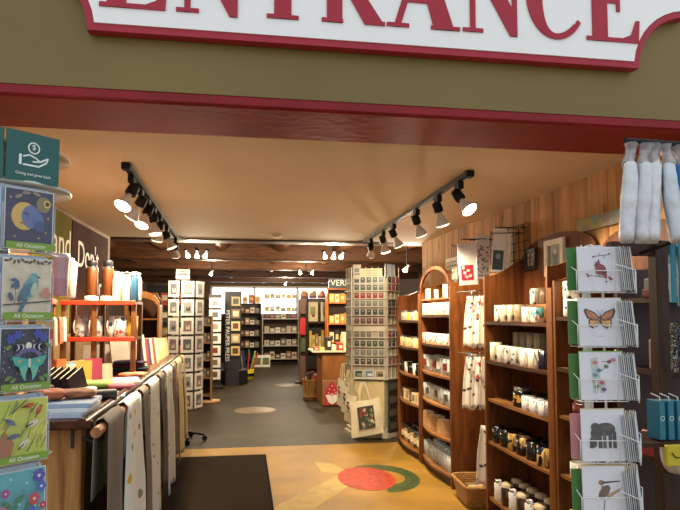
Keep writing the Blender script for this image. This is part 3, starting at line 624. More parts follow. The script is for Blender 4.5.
# arched little bookcase and toy board past the counter
bk = thing('arched_cabinet', 'dark little arched-top bookcase behind the far end of the slim bottles', 'bookcase', (-1.2, 7.35, 0))
mb = MB(); P = [(-.2, 0), (.2, 0)]+[(.2*math.cos(R(a)), 1.62+.16*math.sin(R(a))) for a in range(0, 181, 15)]
mb.prism(P, .02, xf=Matrix.Translation((0, .25, 0))); mb.build('back_panel', DKV, bk)
for x in (-.19, .19): mb = MB(); mb.box((x, .125, .81), (.024, .27, 1.62), b=.003); mb.build('side_panel', wood('#6a4020', '#a06a38', (20, 20, 2), .5), bk)
mb = MB(); P = [(-.2, 1.62)]+[(.2*math.cos(R(a)), 1.62+.16*math.sin(R(a))) for a in range(180, -1, -15)]+[(.17, 1.62)]+[(.17*math.cos(R(a)), 1.6+.10*math.sin(R(a))) for a in range(0, 181, 15)]
mb.prism(P, .02); mb.build('arch_rail', wood('#6a4020', '#a06a38', (20, 20, 2), .5), bk)
for z in (.1, .5, .9, 1.2, 1.45): mb = MB(); mb.box((0, .13, z), (.36, .24, .02)); mb.build('shelf', HON, bk)
tb = thing('toy_board', 'yellow display board crowded with bright packets beside the near card spinner', 'display board', (-1.1, 8.6, 0))
mb = MB(); mb.box((0, .06, 1.05), (.5, .04, 1.75), b=.004); mb.m(DARK).box((0, .06, .1), (.6, .3, .2), b=.01); mb.build('back_board', plain('#c99446', .6), tb)
k = 0
for r_ in range(6):
    for c_ in range(3):
        z = 1.72-r_*.24; x = -.16+c_*.16; c = ['#d8722a', '#d9b23a', '#6b8a3c', '#c8432c', '#e3d8b5', '#3b5a52'][(r_*2+c_*3) % 6]
        mb = MB(); mb.m(plain(c, .5)).box((0, 0, 0), (.12, .03, .17), b=.008); mb.m(plain('#f0e6c8', .5)).box((0, -.0155, .02), (.08, .001, .07)); mb.m(plain('#6a2a20', .5)).box((0, -.0155, -.045), (.06, .001, .02))
        tag(mb.build('toy_packet'), f'bright toy packet on the yellow board, {ORD[r_]} row down, {ORD[c_]} across', 'packet', 'packets on the yellow display board', (-1.1+x, 8.6+.022, z))


# ================================================================== NEAR CARD SPINNER (near left)
c0 = at(3, 200, y=1.6); RK = (c0.x, 1.6); PHI = math.degrees(math.atan2(-RK[1], -RK[0])); AP = .142
cr = thing('card_spinner', 'clear card spinner with teal charity header standing at the shop entrance', 'card rack', (RK[0], RK[1], 0))
mb = MB(); mb.cyl((0, 0, .02), (0, 0, 1.9), .018, n=14); mb.build('pole', CHROME, cr)
mb = MB(); mb.lathe([(0, 0), (.2, 0), (.2, .02), (.02, .035)], n=30); mb.build('base', DARK, cr)
mb = MB(); mb.lathe([(0, 1.893), (.150, 1.893), (.152, 1.898), (.150, 1.903), (0, 1.903)], n=48); mb.build('top_disc', plain('#c9a87c', .5), cr)
mb = MB(); mb.lathe([(.02, 1.806), (.156, 1.806), (.158, 1.81), (.156, 1.814), (.02, 1.814)], n=48); mb.build('ring_disc', plain('#c3cac6', .3), cr)
TEAL = plain('#175a55', .4, var=.03); ICON = plain('#e8efec', .5)
AC = plain('#dfe6e6', .05, alpha=.05, var=0); ACE = plain('#dfe6e8', .2, alpha=.45, var=0)
for k in (-1, 0):
    T = Matrix.Rotation(R(PHI+22.5+45*k+90), 4, 'Z') @ Matrix.Translation((0, -AP-.012, 0))
    mb = MB(); mb.xf = T; mb.m(TEAL).box((0, 0, 1.868), (.122, .004, .116)); mb.m(ICON)
    rr = Art(mb, .122, .116, 0, 1.81, -.0022)
    n = 20
    for j in range(n):
        a, b = 2*math.pi*j/n, 2*math.pi*(j+1)/n
        rr.y = -.0025; rr.poly([(.5+.115*math.cos(a), .70+.12*math.sin(a)), (.5+.115*math.cos(b), .70+.12*math.sin(b)), (.5+.09*math.cos(b), .70+.095*math.sin(b)), (.5+.09*math.cos(a), .70+.095*math.sin(a))], ICON)
    for a, b, t in (((.30, .50), (.42, .55), .03), ((.42, .55), (.55, .50), .03), ((.55, .50), (.62, .44), .03), ((.48, .42), (.62, .44), .03), ((.62, .44), (.78, .54), .035), ((.78, .54), (.74, .44), .03), ((.74, .44), (.60, .34), .035), ((.60, .34), (.30, .34), .035), ((.25, .33), (.25, .54), .05)): rr.y = -.0026; rr.line(a, b, t, ICON)
    mb.text('$', .018, (0, -.003, 1.893), ext=.0003); mb.text('Giving and gives back', .0095, (0, -.003, 1.828), ext=.0003)
    mb.build('charity_header', None, cr)
TIERS = [1.652, 1.490, 1.328, 1.166, 1.004]
for k in (-1, 0, 1):
    T = Matrix.Rotation(R(PHI+22.5+45*k+90), 4, 'Z') @ Matrix.Translation((0, -AP, 0))
    mb = MB(); mb.xf = T; mb.m(AC)
    for z in TIERS:
        if k == 1: mb.m(ACE).box((-.02, .02, z-.004), (.06, .02, .003)); continue
        mb.m(AC).box((0, -.0, z+.04), (.12, .0015, .09), rot=(R(4), 0, 0)); mb.m(ACE).box((0, .014, z-.004), (.122, .032, .003))
        for sx in (-1, 1): mb.m(ACE).box((sx*.0605, .012, z+.05), (.0015, .028, .11))
        mb.m(AC).box((0, .03, z+.07), (.124, .0015, .155))
    mb.build('pocket_column', None, cr)
GL = plain('#7fa33a', .5); NAVY = plain('#1c1c48', .5); GOLD = plain('#d9b04a', .5); INK = plain('#1a1a1a', .6); PAPER = plain('#e4e2e0', .6)
BLUE = plain('#3f74b5', .5); TURQ = plain('#5fb5ae', .5); TEALC = plain('#3b8f92', .5)
def lab_strip(A, mb):
    A.poly([(0, .0), (1, .0), (1, .115), (0, .115)], GL); mb.m(plain('#f4f6ea', .5)); mb.text('All Occasion', .013, (A.x0, A.y-.0006, A.z0+.008), ext=.0002)
def art_moon(A):
    A.poly([(0, 0), (1, 0), (1, 1), (0, 1)], NAVY)
    for x, y in ((.1, .85), (.3, .9), (.2, .2), (.85, .3), (.9, .55), (.7, .2), (.12, .55)): A.ell(x, y, .02, .016, GOLD, n=6)
    A.ell(.38, .55, .27, .24, GOLD); A.ell(.52, .55, .2, .2, plain('#5b6ea8', .5)); A.ell(.40, .6, .07, .012, INK); A.ell(.34, .43, .06, .014, plain('#a0553a', .5)); A.line((.46, .62), (.44, .5), .012, INK)
    A.ell(.78, .78, .16, .14, plain('#7d7340', .5)); A.ell(.86, .8, .08, .07, GOLD); A.ell(.86, .8, .045, .04, INK); A.ell(.66, .5, .12, .15, plain('#4b6aa5', .5)); A.ell(.7, .4, .11, .1, plain('#2f3f7a', .5))
    for x, y, r_ in ((.25, .88, 30), (.62, .95, -20), (.4, .95, 0)): A.ell(x, y, .09, .03, plain('#8b7a6a', .5), r_)
def art_bluebird(A):
    A.poly([(0, 0), (1, 0), (1, 1), (0, 1)], plain('#d9cdb4', .6, var=.12, vscale=30)); 
    for x in range(12): A.ell(.05+x*.082, .96+.02*math.sin(x*2), .05, .02, plain('#5a3a2c', .6), x*37)
    A.line((.0, .22), (1, .3), .025, plain('#4a3a2a', .6)); A.ell(.55, .52, .15, .2, plain('#5d99a8', .5), -25); A.ell(.62, .7, .09, .075, plain('#6faab5', .5)); A.poly([(.69, .72), (.77, .69), (.69, .68)], INK); A.ell(.645, .72, .013, .012, INK); A.ell(.45, .45, .1, .17, plain('#3a6f85', .5), -35); A.poly([(.42, .35), (.3, .12), (.37, .1), (.5, .32)], plain('#2f5d75', .5)); A.ell(.62, .5, .06, .12, plain('#b7c7a8', .5), -15)
    for x, y, r_ in ((.2, .55, 40), (.25, .62, -30), (.28, .54, 80), (.2, .64, 0)): A.ell(x, y, .07, .03, plain('#2f4f7d', .5), r_)
    A.line((.24, .55), (.22, .24), .014, plain('#3d4f35', .5)); A.ell(.14, .36, .05, .08, plain('#35506a', .5), 20); A.ell(.32, .34, .04, .07, plain('#35506a', .5), -20)
    for x, y in ((.88, .48), (.82, .42), (.92, .4)): A.ell(x, y, .06, .05, plain('#c9806a', .5))
def art_moth(A):
    A.poly([(0, 0), (1, 0), (1, 1), (0, 1)], plain('#12152e', .5))
    rnd = random.Random(4)
    for _ in range(46): A.ell(rnd.random(), rnd.uniform(.12, .95), .011, .01, plain('#d9dbe8', .5), n=5)
    for x, y in ((.16, .84), (.82, .86), (.28, .9), (.7, .92)):
        for r_ in (0, 60, 120): A.ell(x, y, .11, .035, plain('#4a57a8', .5), r_)
    for x, y in ((.1, .7), (.92, .72), (.1, .2), (.9, .2), (.2, .16), (.8, .16)): A.ell(x, y, .07, .03, plain('#6a8f4a', .5), 40 if x < .5 else -40)
    A.ell(.5, .72, .065, .06, plain('#e9e6da', .5))
    for s_, x in ((-1, .36), (1, .64), (-1, .26), (1, .74)): A.ell(x, .70, .05, .05, plain('#cfd0d6', .5)); A.ell(x-s_*.02*-1, .70, .04, .045, plain('#12152e', .5))
    for j in range(9): a = math.pi*j/8; A.ell(.5+.24*math.cos(a), .52+.13*math.sin(a), .045, .035, plain('#6f6aa0', .5))
    for s_ in (-1, 1):
        A.poly([(.5, .5), (.5+s_*.36, .56), (.5+s_*.3, .42), (.5+s_*.14, .34), (.5, .4)], plain('#4fb0a0', .5)); A.poly([(.5, .42), (.5+s_*.2, .36), (.5+s_*.14, .22), (.5+s_*.07, .14), (.5+s_*.06, .26)], plain('#63c0ae', .5)); A.ell(.5+s_*.2, .47, .028, .025, GOLD); A.ell(.5+s_*.12, .29, .02, .02, GOLD)
    A.ell(.5, .44, .03, .08, plain('#cfe0cc', .5))
def art_field(A):
    A.poly([(0, 0), (1, 0), (1, 1), (0, 1)], plain('#c4cf3c', .5, var=.1, vscale=20)); rnd = random.Random(9)
    for i in range(34): 
        x = rnd.random(); y = rnd.uniform(.12, .8); l = rnd.uniform(.1, .4); a = R(rnd.uniform(40, 80))
        A.line((x, y), (min(1, x+l*math.cos(a)), min(1, y+l*math.sin(a))), .02, plain(['#6d8f2e', '#e6dc5a', '#2f4424', '#f0e690', '#8a6a2a'][i % 5], .5))
    A.poly([(0, 0), (.2, 0), (.3, .3), (.12, .5), (0, .4)], plain('#a5633a', .5))
    for x, y, c, r_ in ((.2, .66, '#54617e', -30), (.28, .42, '#54617e', 10), (.78, .8, '#c06a3a', 60), (.66, .6, '#e0d7c0', 20), (.48, .28, '#d9d4c4', 40), (.55, .9, '#c06a3a', 10)):
        A.ell(x, y, .1, .045, plain(c, .5), r_); A.ell(x+.09*math.cos(R(r_)), y+.08*math.sin(R(r_)), .035, .03, plain(c, .5)); A.line((x, y), (x-.15*math.cos(R(r_)), y-.13*math.sin(R(r_))), .02, INK)
def art_flowers(A):
    A.poly([(0, 0), (1, 0), (1, 1), (0, 1)], plain('#4fa9b5', .5, var=.14, vscale=18)); rnd = random.Random(5)
    for i in range(12): A.ell(rnd.random(), rnd.uniform(.3, .95), .03, .02, plain(['#9fd6cf', '#3a7f9a', '#cfe8d6'][i % 3], .5))
    for x, y, r_ in ((.35, .4, 50), (.45, .55, 30), (.3, .25, 70), (.55, .3, 60), (.7, .45, 20), (.2, .5, -40)): A.ell(x, y, .13, .045, plain('#2f7a58', .5), r_)
    for x, y, c, s_ in ((.85, .88, '#3b3fa8', 1.1), (.9, .7, '#2f5fc0', .9), (.75, .52, '#c52b48', 1), (.68, .28, '#3a5fc8', 1.2), (.15, .7, '#b04a90', .7), (.2, .3, '#8c4aa0', .8), (.1, .45, '#d06a7a', .6), (.9, .4, '#c83a5a', .6)):
        for q in range(5): A.ell(x+.06*s_*math.cos(q*1.257), y+.05*s_*math.sin(q*1.257), .065*s_, .05*s_, plain(c, .5), q*72)
        A.ell(x, y, .03*s_, .025*s_, plain('#e6e0d0', .5))
def front_card(name, fn, w=.112, h=.142, strip=True, stock='#dfe3ea'):
    def f():
        r = empty(name); mb = MB(); mb.m(plain(stock, .6)).box((0, .0008, h/2), (w, .0012, h)); A = Art(mb, w-.004, h-.004, 0, .002, 0); fn(A)
        mb.build('card', None, r)
        if strip:
            mb = MB(); A = Art(mb, w-.001, h, 0, 0, -.0115); lab_strip(A, mb); mb.build('caption_strip', None, r)
        mb = MB(); mb.m(plain('#eef3f5', .04, alpha=.04, var=0)).box((0, -.0108, h/2), (w+.002, .0004, h+.004)); mb.build('cellophane', None, r); return r
    return f
arts = [(art_moon, 'card of a sleeping gold moon on navy, top front pocket of the near spinner'), (art_bluebird, 'card of a bluebird on a branch, second front pocket under the moon card'), (art_moth, 'card of a green luna moth under moon phases on black'), (art_field, 'card of small birds in a yellow green meadow'), (art_flowers, 'card of blue and red flowers on turquoise, bottom front pocket')]
def plain_card(c, w=.112, h=.142):
    def f():
        r = MB(); r.m(plain(c, .6)).box((0, .0008, h/2), (w, .0012, h)); return r.build('stock_card')
    return f
def at_facet(k, out, z, dx=0):
    a = R(PHI+22.5+45*k); nx, ny = math.cos(a), math.sin(a); tx, ty = -ny, nx
    return (RK[0]+nx*(AP+out)+tx*dx, RK[1]+ny*(AP+out)+ty*dx, z), a+math.pi/2
for i, (fn, lab) in enumerate(arts):
    loc, rz = at_facet(0, .003, TIERS[i]); o = put('nc%d' % i, front_card('greeting_card', fn), lab, 'card', loc, rz, 'picture cards in the front pockets of the near spinner')
    for j in range(4):
        loc, rz = at_facet(0, -.006-.005*j, TIERS[i]+.004*(j % 2+1), -.006-.002*j)
        put('pc'+str(j % 3), plain_card(['#b9cbd9', '#d3dbe3', '#8fa7bd'][j % 3]), f'pale card stock behind the picture card, {ORD[i]} pocket down, {ORD[j]} behind it', 'card', loc, rz, 'spare cards behind the front picture cards')
    # side pocket, seen edge on, and the pocket turned away past the frame edge
    for j in range(5):
        loc, rz = at_facet(1, -.022-.006*j, TIERS[i]+.003*(j % 2)+.004, -.012)
        put('sc'+str((i+j) % 4), plain_card(['#56607a', '#c9a58c', '#d7dbe0', '#6a4f5a'][(i+j) % 4]), f'card seen edge on, right-hand pocket, {ORD[i]} tier down, {ORD[j]} from outside'.replace('right-hand', 'aisle-side'), 'card', loc, rz+R(16+3*j), 'cards seen edge on in the aisle-side pockets', tilt=(R(-4), 0))
    loc, rz = at_facet(-1, .003, TIERS[i]); put('lc', plain_card('#a9b9d9'), f'pale blue card at the picture edge, {ORD[i]} tier down', 'card', loc, rz, 'cards in the pockets cut by the picture edge')

# ================================================================== NEAR WIRE CARD RACK (near right)
WX, WY = .985, 1.62
wr = thing('wire_card_rack', 'white wire card rack of animal cards standing before the mug bookcase', 'card rack', (WX, WY, 0))
mb = MB(); mb.cyl((0, 0, .03), (0, 0, 1.66), .012, n=12); mb.build('pole', WIREW, wr)
mb = MB(); mb.lathe([(0, 0), (.2, 0), (.19, .02), (.014, .04)], n=30); mb.build('base', WIREW, wr)
WT = [1.565, 1.414, 1.266, 1.10, .948]
def wire_pocket(mb, T, z, w=.135, h=.06, d=.035):
    mb.xf = T; r_ = .0014; x = w/2
    mb.tube([(-x, d, z+h*1.3), (-x, -.006, z+h), (-x, -.006, z), (x, -.006, z), (x, -.006, z+h), (x, d, z+h*1.3)], r_, n=5)
    mb.tube([(-x, -.006, z+h), (x, -.006, z+h)], r_, n=5)
    for q in (-.02, .02): mb.tube([(q, -.006, z+h), (q, -.006, z), (q, d, z), (q, d, z+.12)], r_, n=5)
    mb.tube([(-x, d, z+.12), (x, d, z+.12), (x, d, z), (-x, d, z), (-x, d, z+.12)], r_, n=5)
    mb.xf = None
FA = [R(-98), R(-36), R(78), R(168)]
for k, a in enumerate(FA[:2]):
    mb = MB(); mb.m(WIREW)
    for z in WT:
        T = Matrix.Rotation(a+R(90), 4, 'Z') @ Matrix.Translation((0, -.09-.035*k, 0)); wire_pocket(mb, T, z-.002, d=.045)
    for q in (-.03, .03): mb.xf = Matrix.Rotation(a+R(90), 4, 'Z') @ Matrix.Translation((q, -.045, 0)); mb.tube([(0, 0, .9), (0, 0, 1.70)], .0018, n=5); mb.xf = None
    mb.xf = None
    for z in (1.02, 1.7): mb.tube([(0, 0, z), (.045*math.cos(a), .045*math.sin(a), z)], .003, n=5)
    mb.build('wire_pockets', None, wr)
REDC = plain('#8f2230', .6); TWIG = plain('#5a3a2e', .6)
def a_cardinal(A):
    A.line((.3, .36), (.75, .30), .018, TWIG); A.line((.55, .33), (.42, .42), .014, TWIG); A.line((.4, .80), (.75, .84), .014, TWIG); A.line((.6, .83), (.66, .76), .012, TWIG); A.line((.5, .81), (.54, .88), .012, TWIG); A.line((.2, .37), (.35, .35), .014, TWIG)
    for x, y in ((.22, .39), (.24, .34), (.76, .86), (.38, .79), (.66, .22)): A.ell(x, y, .025, .02, plain('#7a2a30', .6))
    A.ell(.54, .50, .13, .12, REDC, -35); A.ell(.47, .60, .07, .07, REDC); A.poly([(.43, .62), (.5, .74), (.53, .62)], REDC); A.poly([(.40, .6), (.44, .62), (.43, .57)], plain('#c9743a', .6)); A.poly([(.58, .44), (.82, .28), (.78, .24), (.54, .38)], REDC); A.ell(.6, .46, .09, .06, plain('#5f1620', .6), -35); A.ell(.435, .6, .02, .025, INK)
def a_butterfly(A):
    OR = plain('#c8763a', .6); OL = plain('#dca25a', .6); BR = plain('#3a2218', .6)
    for s_ in (-1, 1):
        A.poly([(.5, .60), (.5+s_*.12, .72), (.5+s_*.34, .80), (.5+s_*.38, .74), (.5+s_*.3, .58), (.5+s_*.1, .52)], BR); A.poly([(.5+s_*.03, .60), (.5+s_*.13, .69), (.5+s_*.30, .76), (.5+s_*.32, .72), (.5+s_*.26, .60), (.5+s_*.1, .55)], OR)
        A.poly([(.5, .56), (.5+s_*.1, .55), (.5+s_*.27, .56), (.5+s_*.27, .42), (.5+s_*.16, .36), (.5+s_*.05, .42)], BR); A.poly([(.5+s_*.02, .54), (.5+s_*.1, .53), (.5+s_*.24, .54), (.5+s_*.24, .44), (.5+s_*.15, .39), (.5+s_*.06, .44)], OL)
        for q in ((.18, .66, .3, .73), (.1, .58, .26, .62), (.06, .52, .2, .42)): A.line((.5+s_*q[0], q[1]), (.5+s_*q[2], q[3]), .01, BR)
        A.line((.5, .66), (.5+s_*.07, .78), .008, INK)
    A.ell(.5, .56, .022, .11, BR); A.line((.4, .2), (.6, .2), .01, plain('#b9a89a', .6))
def a_llama(A):
    P = plain('#f0efec', .6); A.poly([(.25, .86), (.42, .9), (.48, .45), (.6, .35), (.56, .14), (.46, .14), (.44, .3), (.4, .14), (.3, .14), (.28, .5)], plain('#b9c4bf', .6))
    for x, y, c, r_ in ((.36, .78, '#c9606a', 0), (.7, .8, '#8a4a5a', 30), (.62, .7, '#5f7a5a', -20), (.35, .52, '#5b8a92', 0), (.5, .36, '#b94a50', 0), (.38, .28, '#4f7f62', 20), (.54, .22, '#6a4a7a', 0), (.34, .4, '#d99a8a', 30), (.44, .62, '#4f7a85', 0), (.78, .84, '#c9808a', 0)): A.ell(x, y, .06, .04, plain(c, .6), r_)
    A.line((.5, .8), (.72, .82), .012, TWIG); A.line((.6, .7), (.5, .6), .01, TWIG)
def a_bear(A):
    B = plain('#33302c', .6); B2 = plain('#4d473e', .6)
    A.ell(.56, .62, .24, .13, B, 4); A.ell(.33, .5, .11, .14, B, 20); A.ell(.27, .37, .09, .11, B2, 10); A.poly([(.2, .4), (.17, .26), (.26, .25), (.32, .38)], B); A.ell(.33, .66, .11, .09, B)
    for x, w_ in ((.42, .09), (.53, .07), (.66, .08), (.76, .08)): A.poly([(x-w_/2, .58), (x+w_/2, .58), (x+w_/2+.01, .27), (x+.06, .25), (x-w_/2, .26)], B if w_ > .075 else B2)
    A.ell(.6, .66, .16, .05, B2, 4)
def a_heron(A):
    B = plain('#6a4f36', .6); A.ell(.5, .5, .1, .16, B, -40); A.ell(.44, .68, .07, .05, plain('#8a6a45', .6)); A.poly([(.48, .70), (.9, .72), (.9, .70), (.48, .66)], INK); A.poly([(.56, .45), (.92, .60), (.9, .54), (.56, .36)], plain('#b39066', .6)); A.line((.46, .62), (.46, .45), .05, B); A.line((.5, .36), (.46, .1), .016, INK)
ws = [(a_cardinal, 'white card of a red cardinal on twigs, top of the wire rack', '#eceaf0', '#3d7a35'), (a_butterfly, 'white card of an orange butterfly in cellophane on the wire rack', '#e6d3bd', '#4c7d3c'), (a_llama, 'white green-edged card of a floral animal on the wire rack', '#9cc06a', '#4c7d3c'), (a_bear, 'white cream-edged card of a dark walking bear on the wire rack', '#dccfa5', '#c3868a'), (a_heron, 'cream-edged card of a brown long-billed bird, lowest on the wire rack', '#cdb684', '#4c7d3c')]
def wire_card(fn, edge, hh=.122):
    def f():
        r = empty('greeting_card'); mb = MB(); w_, h_ = .118, hh
        mb.m(plain(edge, .6)).box((.003, .0035, h_/2+.002), (w_+.004, .003, h_+.003)); mb.m(plain('#dfe0e6', .55, var=.02)).box((0, 0, h_/2), (w_, .003, h_)); A = Art(mb, w_, h_, 0, 0, -.0016); fn(A); mb.build('card', None, r)
        mb = MB(); n = 10; vs = []; fs = []; rnd = random.Random(3)
        for j in range(n+1):
            for i in range(n+1): vs.append((-.062+.124*i/n, -.0078+rnd.uniform(-.0014, .0014), -.001+.127*j/n))
        for j in range(n):
            for i in range(n): a = j*(n+1)+i; fs.append((a, a+1, a+n+2, a+n+1))
        mb.m(plain('#f4f7fa', .04, alpha=.07, var=0)).add(vs, fs, True); mb.build('cellophane', None, r); return r
    return f
def wf(k, out, z, dx=0):
    a = FA[k]; out += .035*k; return (WX+math.cos(a)*(.09+out)-math.sin(a)*dx, WY+math.sin(a)*(.09+out)+math.cos(a)*dx, z), a+R(90)
def stock(c, w_=.118, h_=.122):
    def f(): mb = MB(); mb.m(plain(c, .6)).box((0, 0, h_/2), (w_, .0024, h_)); return mb.build('stock_card')
    return f
for i, (fn, lab, edge, back) in enumerate(ws):
    loc, rz = wf(0, -.004, WT[i]+.001); put('wc%d' % i, wire_card(fn, edge, (.122, .130, .130, .138, .138)[i]), lab, 'card', loc, rz, tilt=(R(-3), 0))
    loc, rz = wf(0, -.024, WT[i]+.004, -.021); put('wb'+back, stock(back), f'{"pink" if i == 3 else "green"} envelope sticking out behind the {("cardinal", "butterfly", "floral animal", "bear", "long-billed bird")[i]} card', 'envelope', loc, rz-R(4), tilt=(R(-3), 0))
    for j in range(8):
        loc, rz = wf(1, .004-.0048*j, WT[i]+.002+.002*(j % 2), .01*math.sin(j)); put('ws'+str(j % 3), stock(['#d5d9de', '#b9bfc4', '#dedbd2'][j % 3]), f'grey-white card seen edge on in the wire rack side pocket, tier {ORD[i]}, {ORD[j]} from outside', 'card', loc, rz, 'cards seen edge on in the wire rack', tilt=(R(-5), 0))

# ================================================================== DARK DISPLAY RACK AT THE RIGHT EDGE
DX = thing('dark_display_rack', 'dark brown wooden post rack with hanging bags behind the wire card rack', 'display rack')
RBW = wood('#2a1b14', '#4a3226', (20, 20, 2), .5)
def post(px, y, w_, z0, z1, d_=.05):
    p = at(px, 300, y=y); mb = MB(); mb.box((p.x, y, (z0+z1)/2), (w_, d_, z1-z0), b=.003); mb.build('upright', RBW, DX); return p.x
xp = post(659, 2.05, .05, 0, 1.78)
post(700, 2.05, .05, 0, 1.78); mb = MB(); mb.box((1.60, 2.06, 1.75), (.50, .04, .05)); mb.build('top_rail', RBW, DX)
XD = at(618, 300, y=2.4).x
for z in (1.56, 1.27, .93, .62, .3): mb = MB(); mb.box(((XD+1.94)/2, 2.24, z), (1.94-XD, .33, .02)); mb.build('shelf', RBW, DX)
mb = MB(); mb.box(((XD+1.94)/2, 2.415, .85), (1.94-XD, .02, 1.7)); mb.build('back_panel', plain('#3a1d16', .6), DX)
mb = MB(); mb.tube([(1.46, 2.03, 1.73), (1.46, 1.55, 1.80), (1.46, 1.52, 1.985), (1.04, 1.50, 1.985)], .008, n=8); mb.tube([(1.46, 1.56, 1.985), (1.46, 2.05, 1.985), (1.46, 2.05, 1.75)], .008, n=8); mb.build('hanging_rail', BLKMETAL, DX)
def bag_fn(col, seed, w_=.034, h_=.225):
    def f():
        r = empty('wrapped_towel'); rnd = random.Random(seed); vs = []; n, m_ = 16, 18
        for j in range(m_+1):
            t = j/m_; z = -.045-h_*t
            k = .8+.3*math.sin(min(1, t*1.8)*math.pi/2) if t < .6 else 1.1-.1*t
            if j == 0: k *= .35
            if j == m_: k *= .8
            for i in range(n):
                a = 2*math.pi*i/n; rr = 1+.05*math.sin(5*a+seed+t*9)+.04*rnd.uniform(-1, 1)
                vs.append((w_/2*k*rr*math.copysign(abs(math.cos(a))**.6, math.cos(a))+.003*math.sin(t*3+seed), .055*k*rr*math.copysign(abs(math.sin(a))**.6, math.sin(a)), z))
        fs = [(j*n+i, (j+1)*n+i, (j+1)*n+(i+1) % n, j*n+(i+1) % n) for j in range(m_) for i in range(n)]+[list(range(n)), list(range(m_*n, (m_+1)*n))[::-1]]
        mb = MB(); mb.m(plain(col, .35, bump=.5, bscale=60, var=.05)).add(vs, fs, True); mb.build('towel', None, r)
        vs = []; 
        for j in range(5):
            t = j/4; k = .9-.25*math.sin(t*math.pi)
            for i in range(n):
                a = 2*math.pi*i/n; rr = 1+.15*rnd.uniform(-1, 1); vs.append((w_/2*k*rr*math.cos(a)+.004*math.sin(seed+j), .05*k*rr*math.sin(a), .0-.055*t))
        fs = [(j*n+i, (j+1)*n+i, (j+1)*n+(i+1) % n, j*n+(i+1) % n) for j in range(4) for i in range(n)]
        mb = MB(); mb.m(plain('#c9cdd0', .1, alpha=.45, var=0)).add(vs, fs, True); mb.build('plastic_bag_top', None, r)
        mb = MB(); mb.m(BLKMETAL).tube([(0, 0, .012), (.007, 0, .006), (.007, 0, -.006), (-.003, 0, -.012)], .002, n=6); mb.build('hook', None, r); return r
    return f
for i, (px, col, nm) in enumerate(((630, '#dfe3e8', 'white plastic-wrapped towel hanging on the top rail, farthest from the blue one'), (645, '#dde2e6', 'white plastic-wrapped towel, second along the top rail'), (655, '#e3e6ea', 'white plastic-wrapped towel, third along the top rail'), (666.5, '#d6dfe6', 'bluish white wrapped towel beside the blue one on the rail'), (681, '#2b78c9', 'bright blue wrapped towel on the top rail, cut by the picture edge'))):
    p = at(px, 150, y=1.50); put('wt%d' % i, bag_fn(col, i+1, w_=.040 if i < 4 else .05), nm, 'towel', (p.x, 1.50, 1.972), R(-34), 'plastic-wrapped towels on the top rail', tilt=(0, R(3 if i < 3 else -4)))
# bags hanging on the post
def hangbag(name, label, px, pyt, pyb, wpx, y, mat, d_=.012, rz=0):
    a = at(px, pyt, y=y); b = at(px, pyb, y=y); h_ = a.z-b.z; w_ = wpx/600*y
    r = thing(name, label, 'bag' if 'bag' in name else name.split('_')[-1], (a.x, y, b.z), rz)
    mb = MB(); mb.m(mat).box((0, 0, h_*.46), (w_, d_, h_*.92), b=.002); mb.build('body', None, r)
    mb = MB(); mb.m(DARK).tube([(0, 0, h_*.92), (0, 0, h_), (0, .04, h_+.005)], .0018, n=5); mb.build('loop', None, r); return r
hangbag('teal_bag', 'slim teal card pack hanging on the dark rack, nearest the post', 671, 240, 303, 5, 1.9, plain('#1f7d94', .4), .05, R(-30))
hangbag('teal_bag', 'wider teal pack with white edge hanging at the picture edge', 680, 238, 306, 7, 1.9, plain('#2a92ac', .4), .05, R(-30))
hangbag('necklace_card', 'black and white beaded strip hanging below the teal packs', 673, 318, 372, 5, 1.95, spotted('#17181a', ['#d9c98a', '#17181a', '#e6e6e6', '#17181a'], 120, .2), .02)
hangbag('necklace_card', 'dark blue beaded strip hanging beside the black one', 680, 322, 368, 4, 1.95, spotted('#1c3a5a', ['#d9d9d9', '#1c3a5a', '#87a8c9'], 120, .2), .02)
for i, px in enumerate((662, 671, 680)):
    a = at(px, 401, y=1.9); b = at(px, 440, y=1.9); h_ = a.z-b.z
    r = thing('teal_booklet', f'teal booklet with white round emblem on the edge rack, {ORD[i]} from the post', 'booklet', (a.x, 1.9, b.z), R(6), 'teal booklets at the picture edge')
    mb = MB(); mb.m(plain('#1d6f86', .45)).box((0, .03, h_/2), (.024, .06, h_), b=.001); mb.build('cover', None, r)
    mb = MB(); mb.m(ICON).lathe([(.0065, 0), (.0085, 0)], n=16, xf=Matrix.Translation((0, -.0008, h_*.55)) @ Matrix.Rotation(R(90), 4, 'X'), smooth=False); mb.build('emblem', None, r)
    mb = MB(); mb.m(WHITE).tube([(0, .01, h_), (0, .01, h_+.012), (0, .05, h_+.02)], .002, n=5); mb.build('strap', None, r)
mb = MB(); mb.box((1.395, 1.98, .0), (.25, .2, .014)); o = mb.build('bracket_shelf', RBW, DX)
a = at(670, 441, y=1.9); o.location = (.05, 0, a.z-.008)
a = at(672, 443, y=1.86); b = at(672, 464, y=1.86); mb = MB(); mb.m(plain('#c9b622', .5)).box((a.x+.01, 1.86, (a.z+b.z)/2-.006), (.07, .02, a.z-b.z), b=.003); mb.m(DARK).tube([(a.x-.01, 1.848, a.z-.03), (a.x+.0, 1.845, a.z-.045), (a.x+.04, 1.848, a.z-.048)], .002, n=5); tag(mb.build('yellow_tag_card'), 'yellow display card with a dark hook curl under the teal booklets', 'card')
blob('white_plush', 'white soft toy at the lower picture edge under the yellow card', 'soft toy', (at(680, 500, y=2.0).x, 2.0, .93), (.12, .12, .16), plain('#c9c6c0', .9, bump=.4), seed=9)
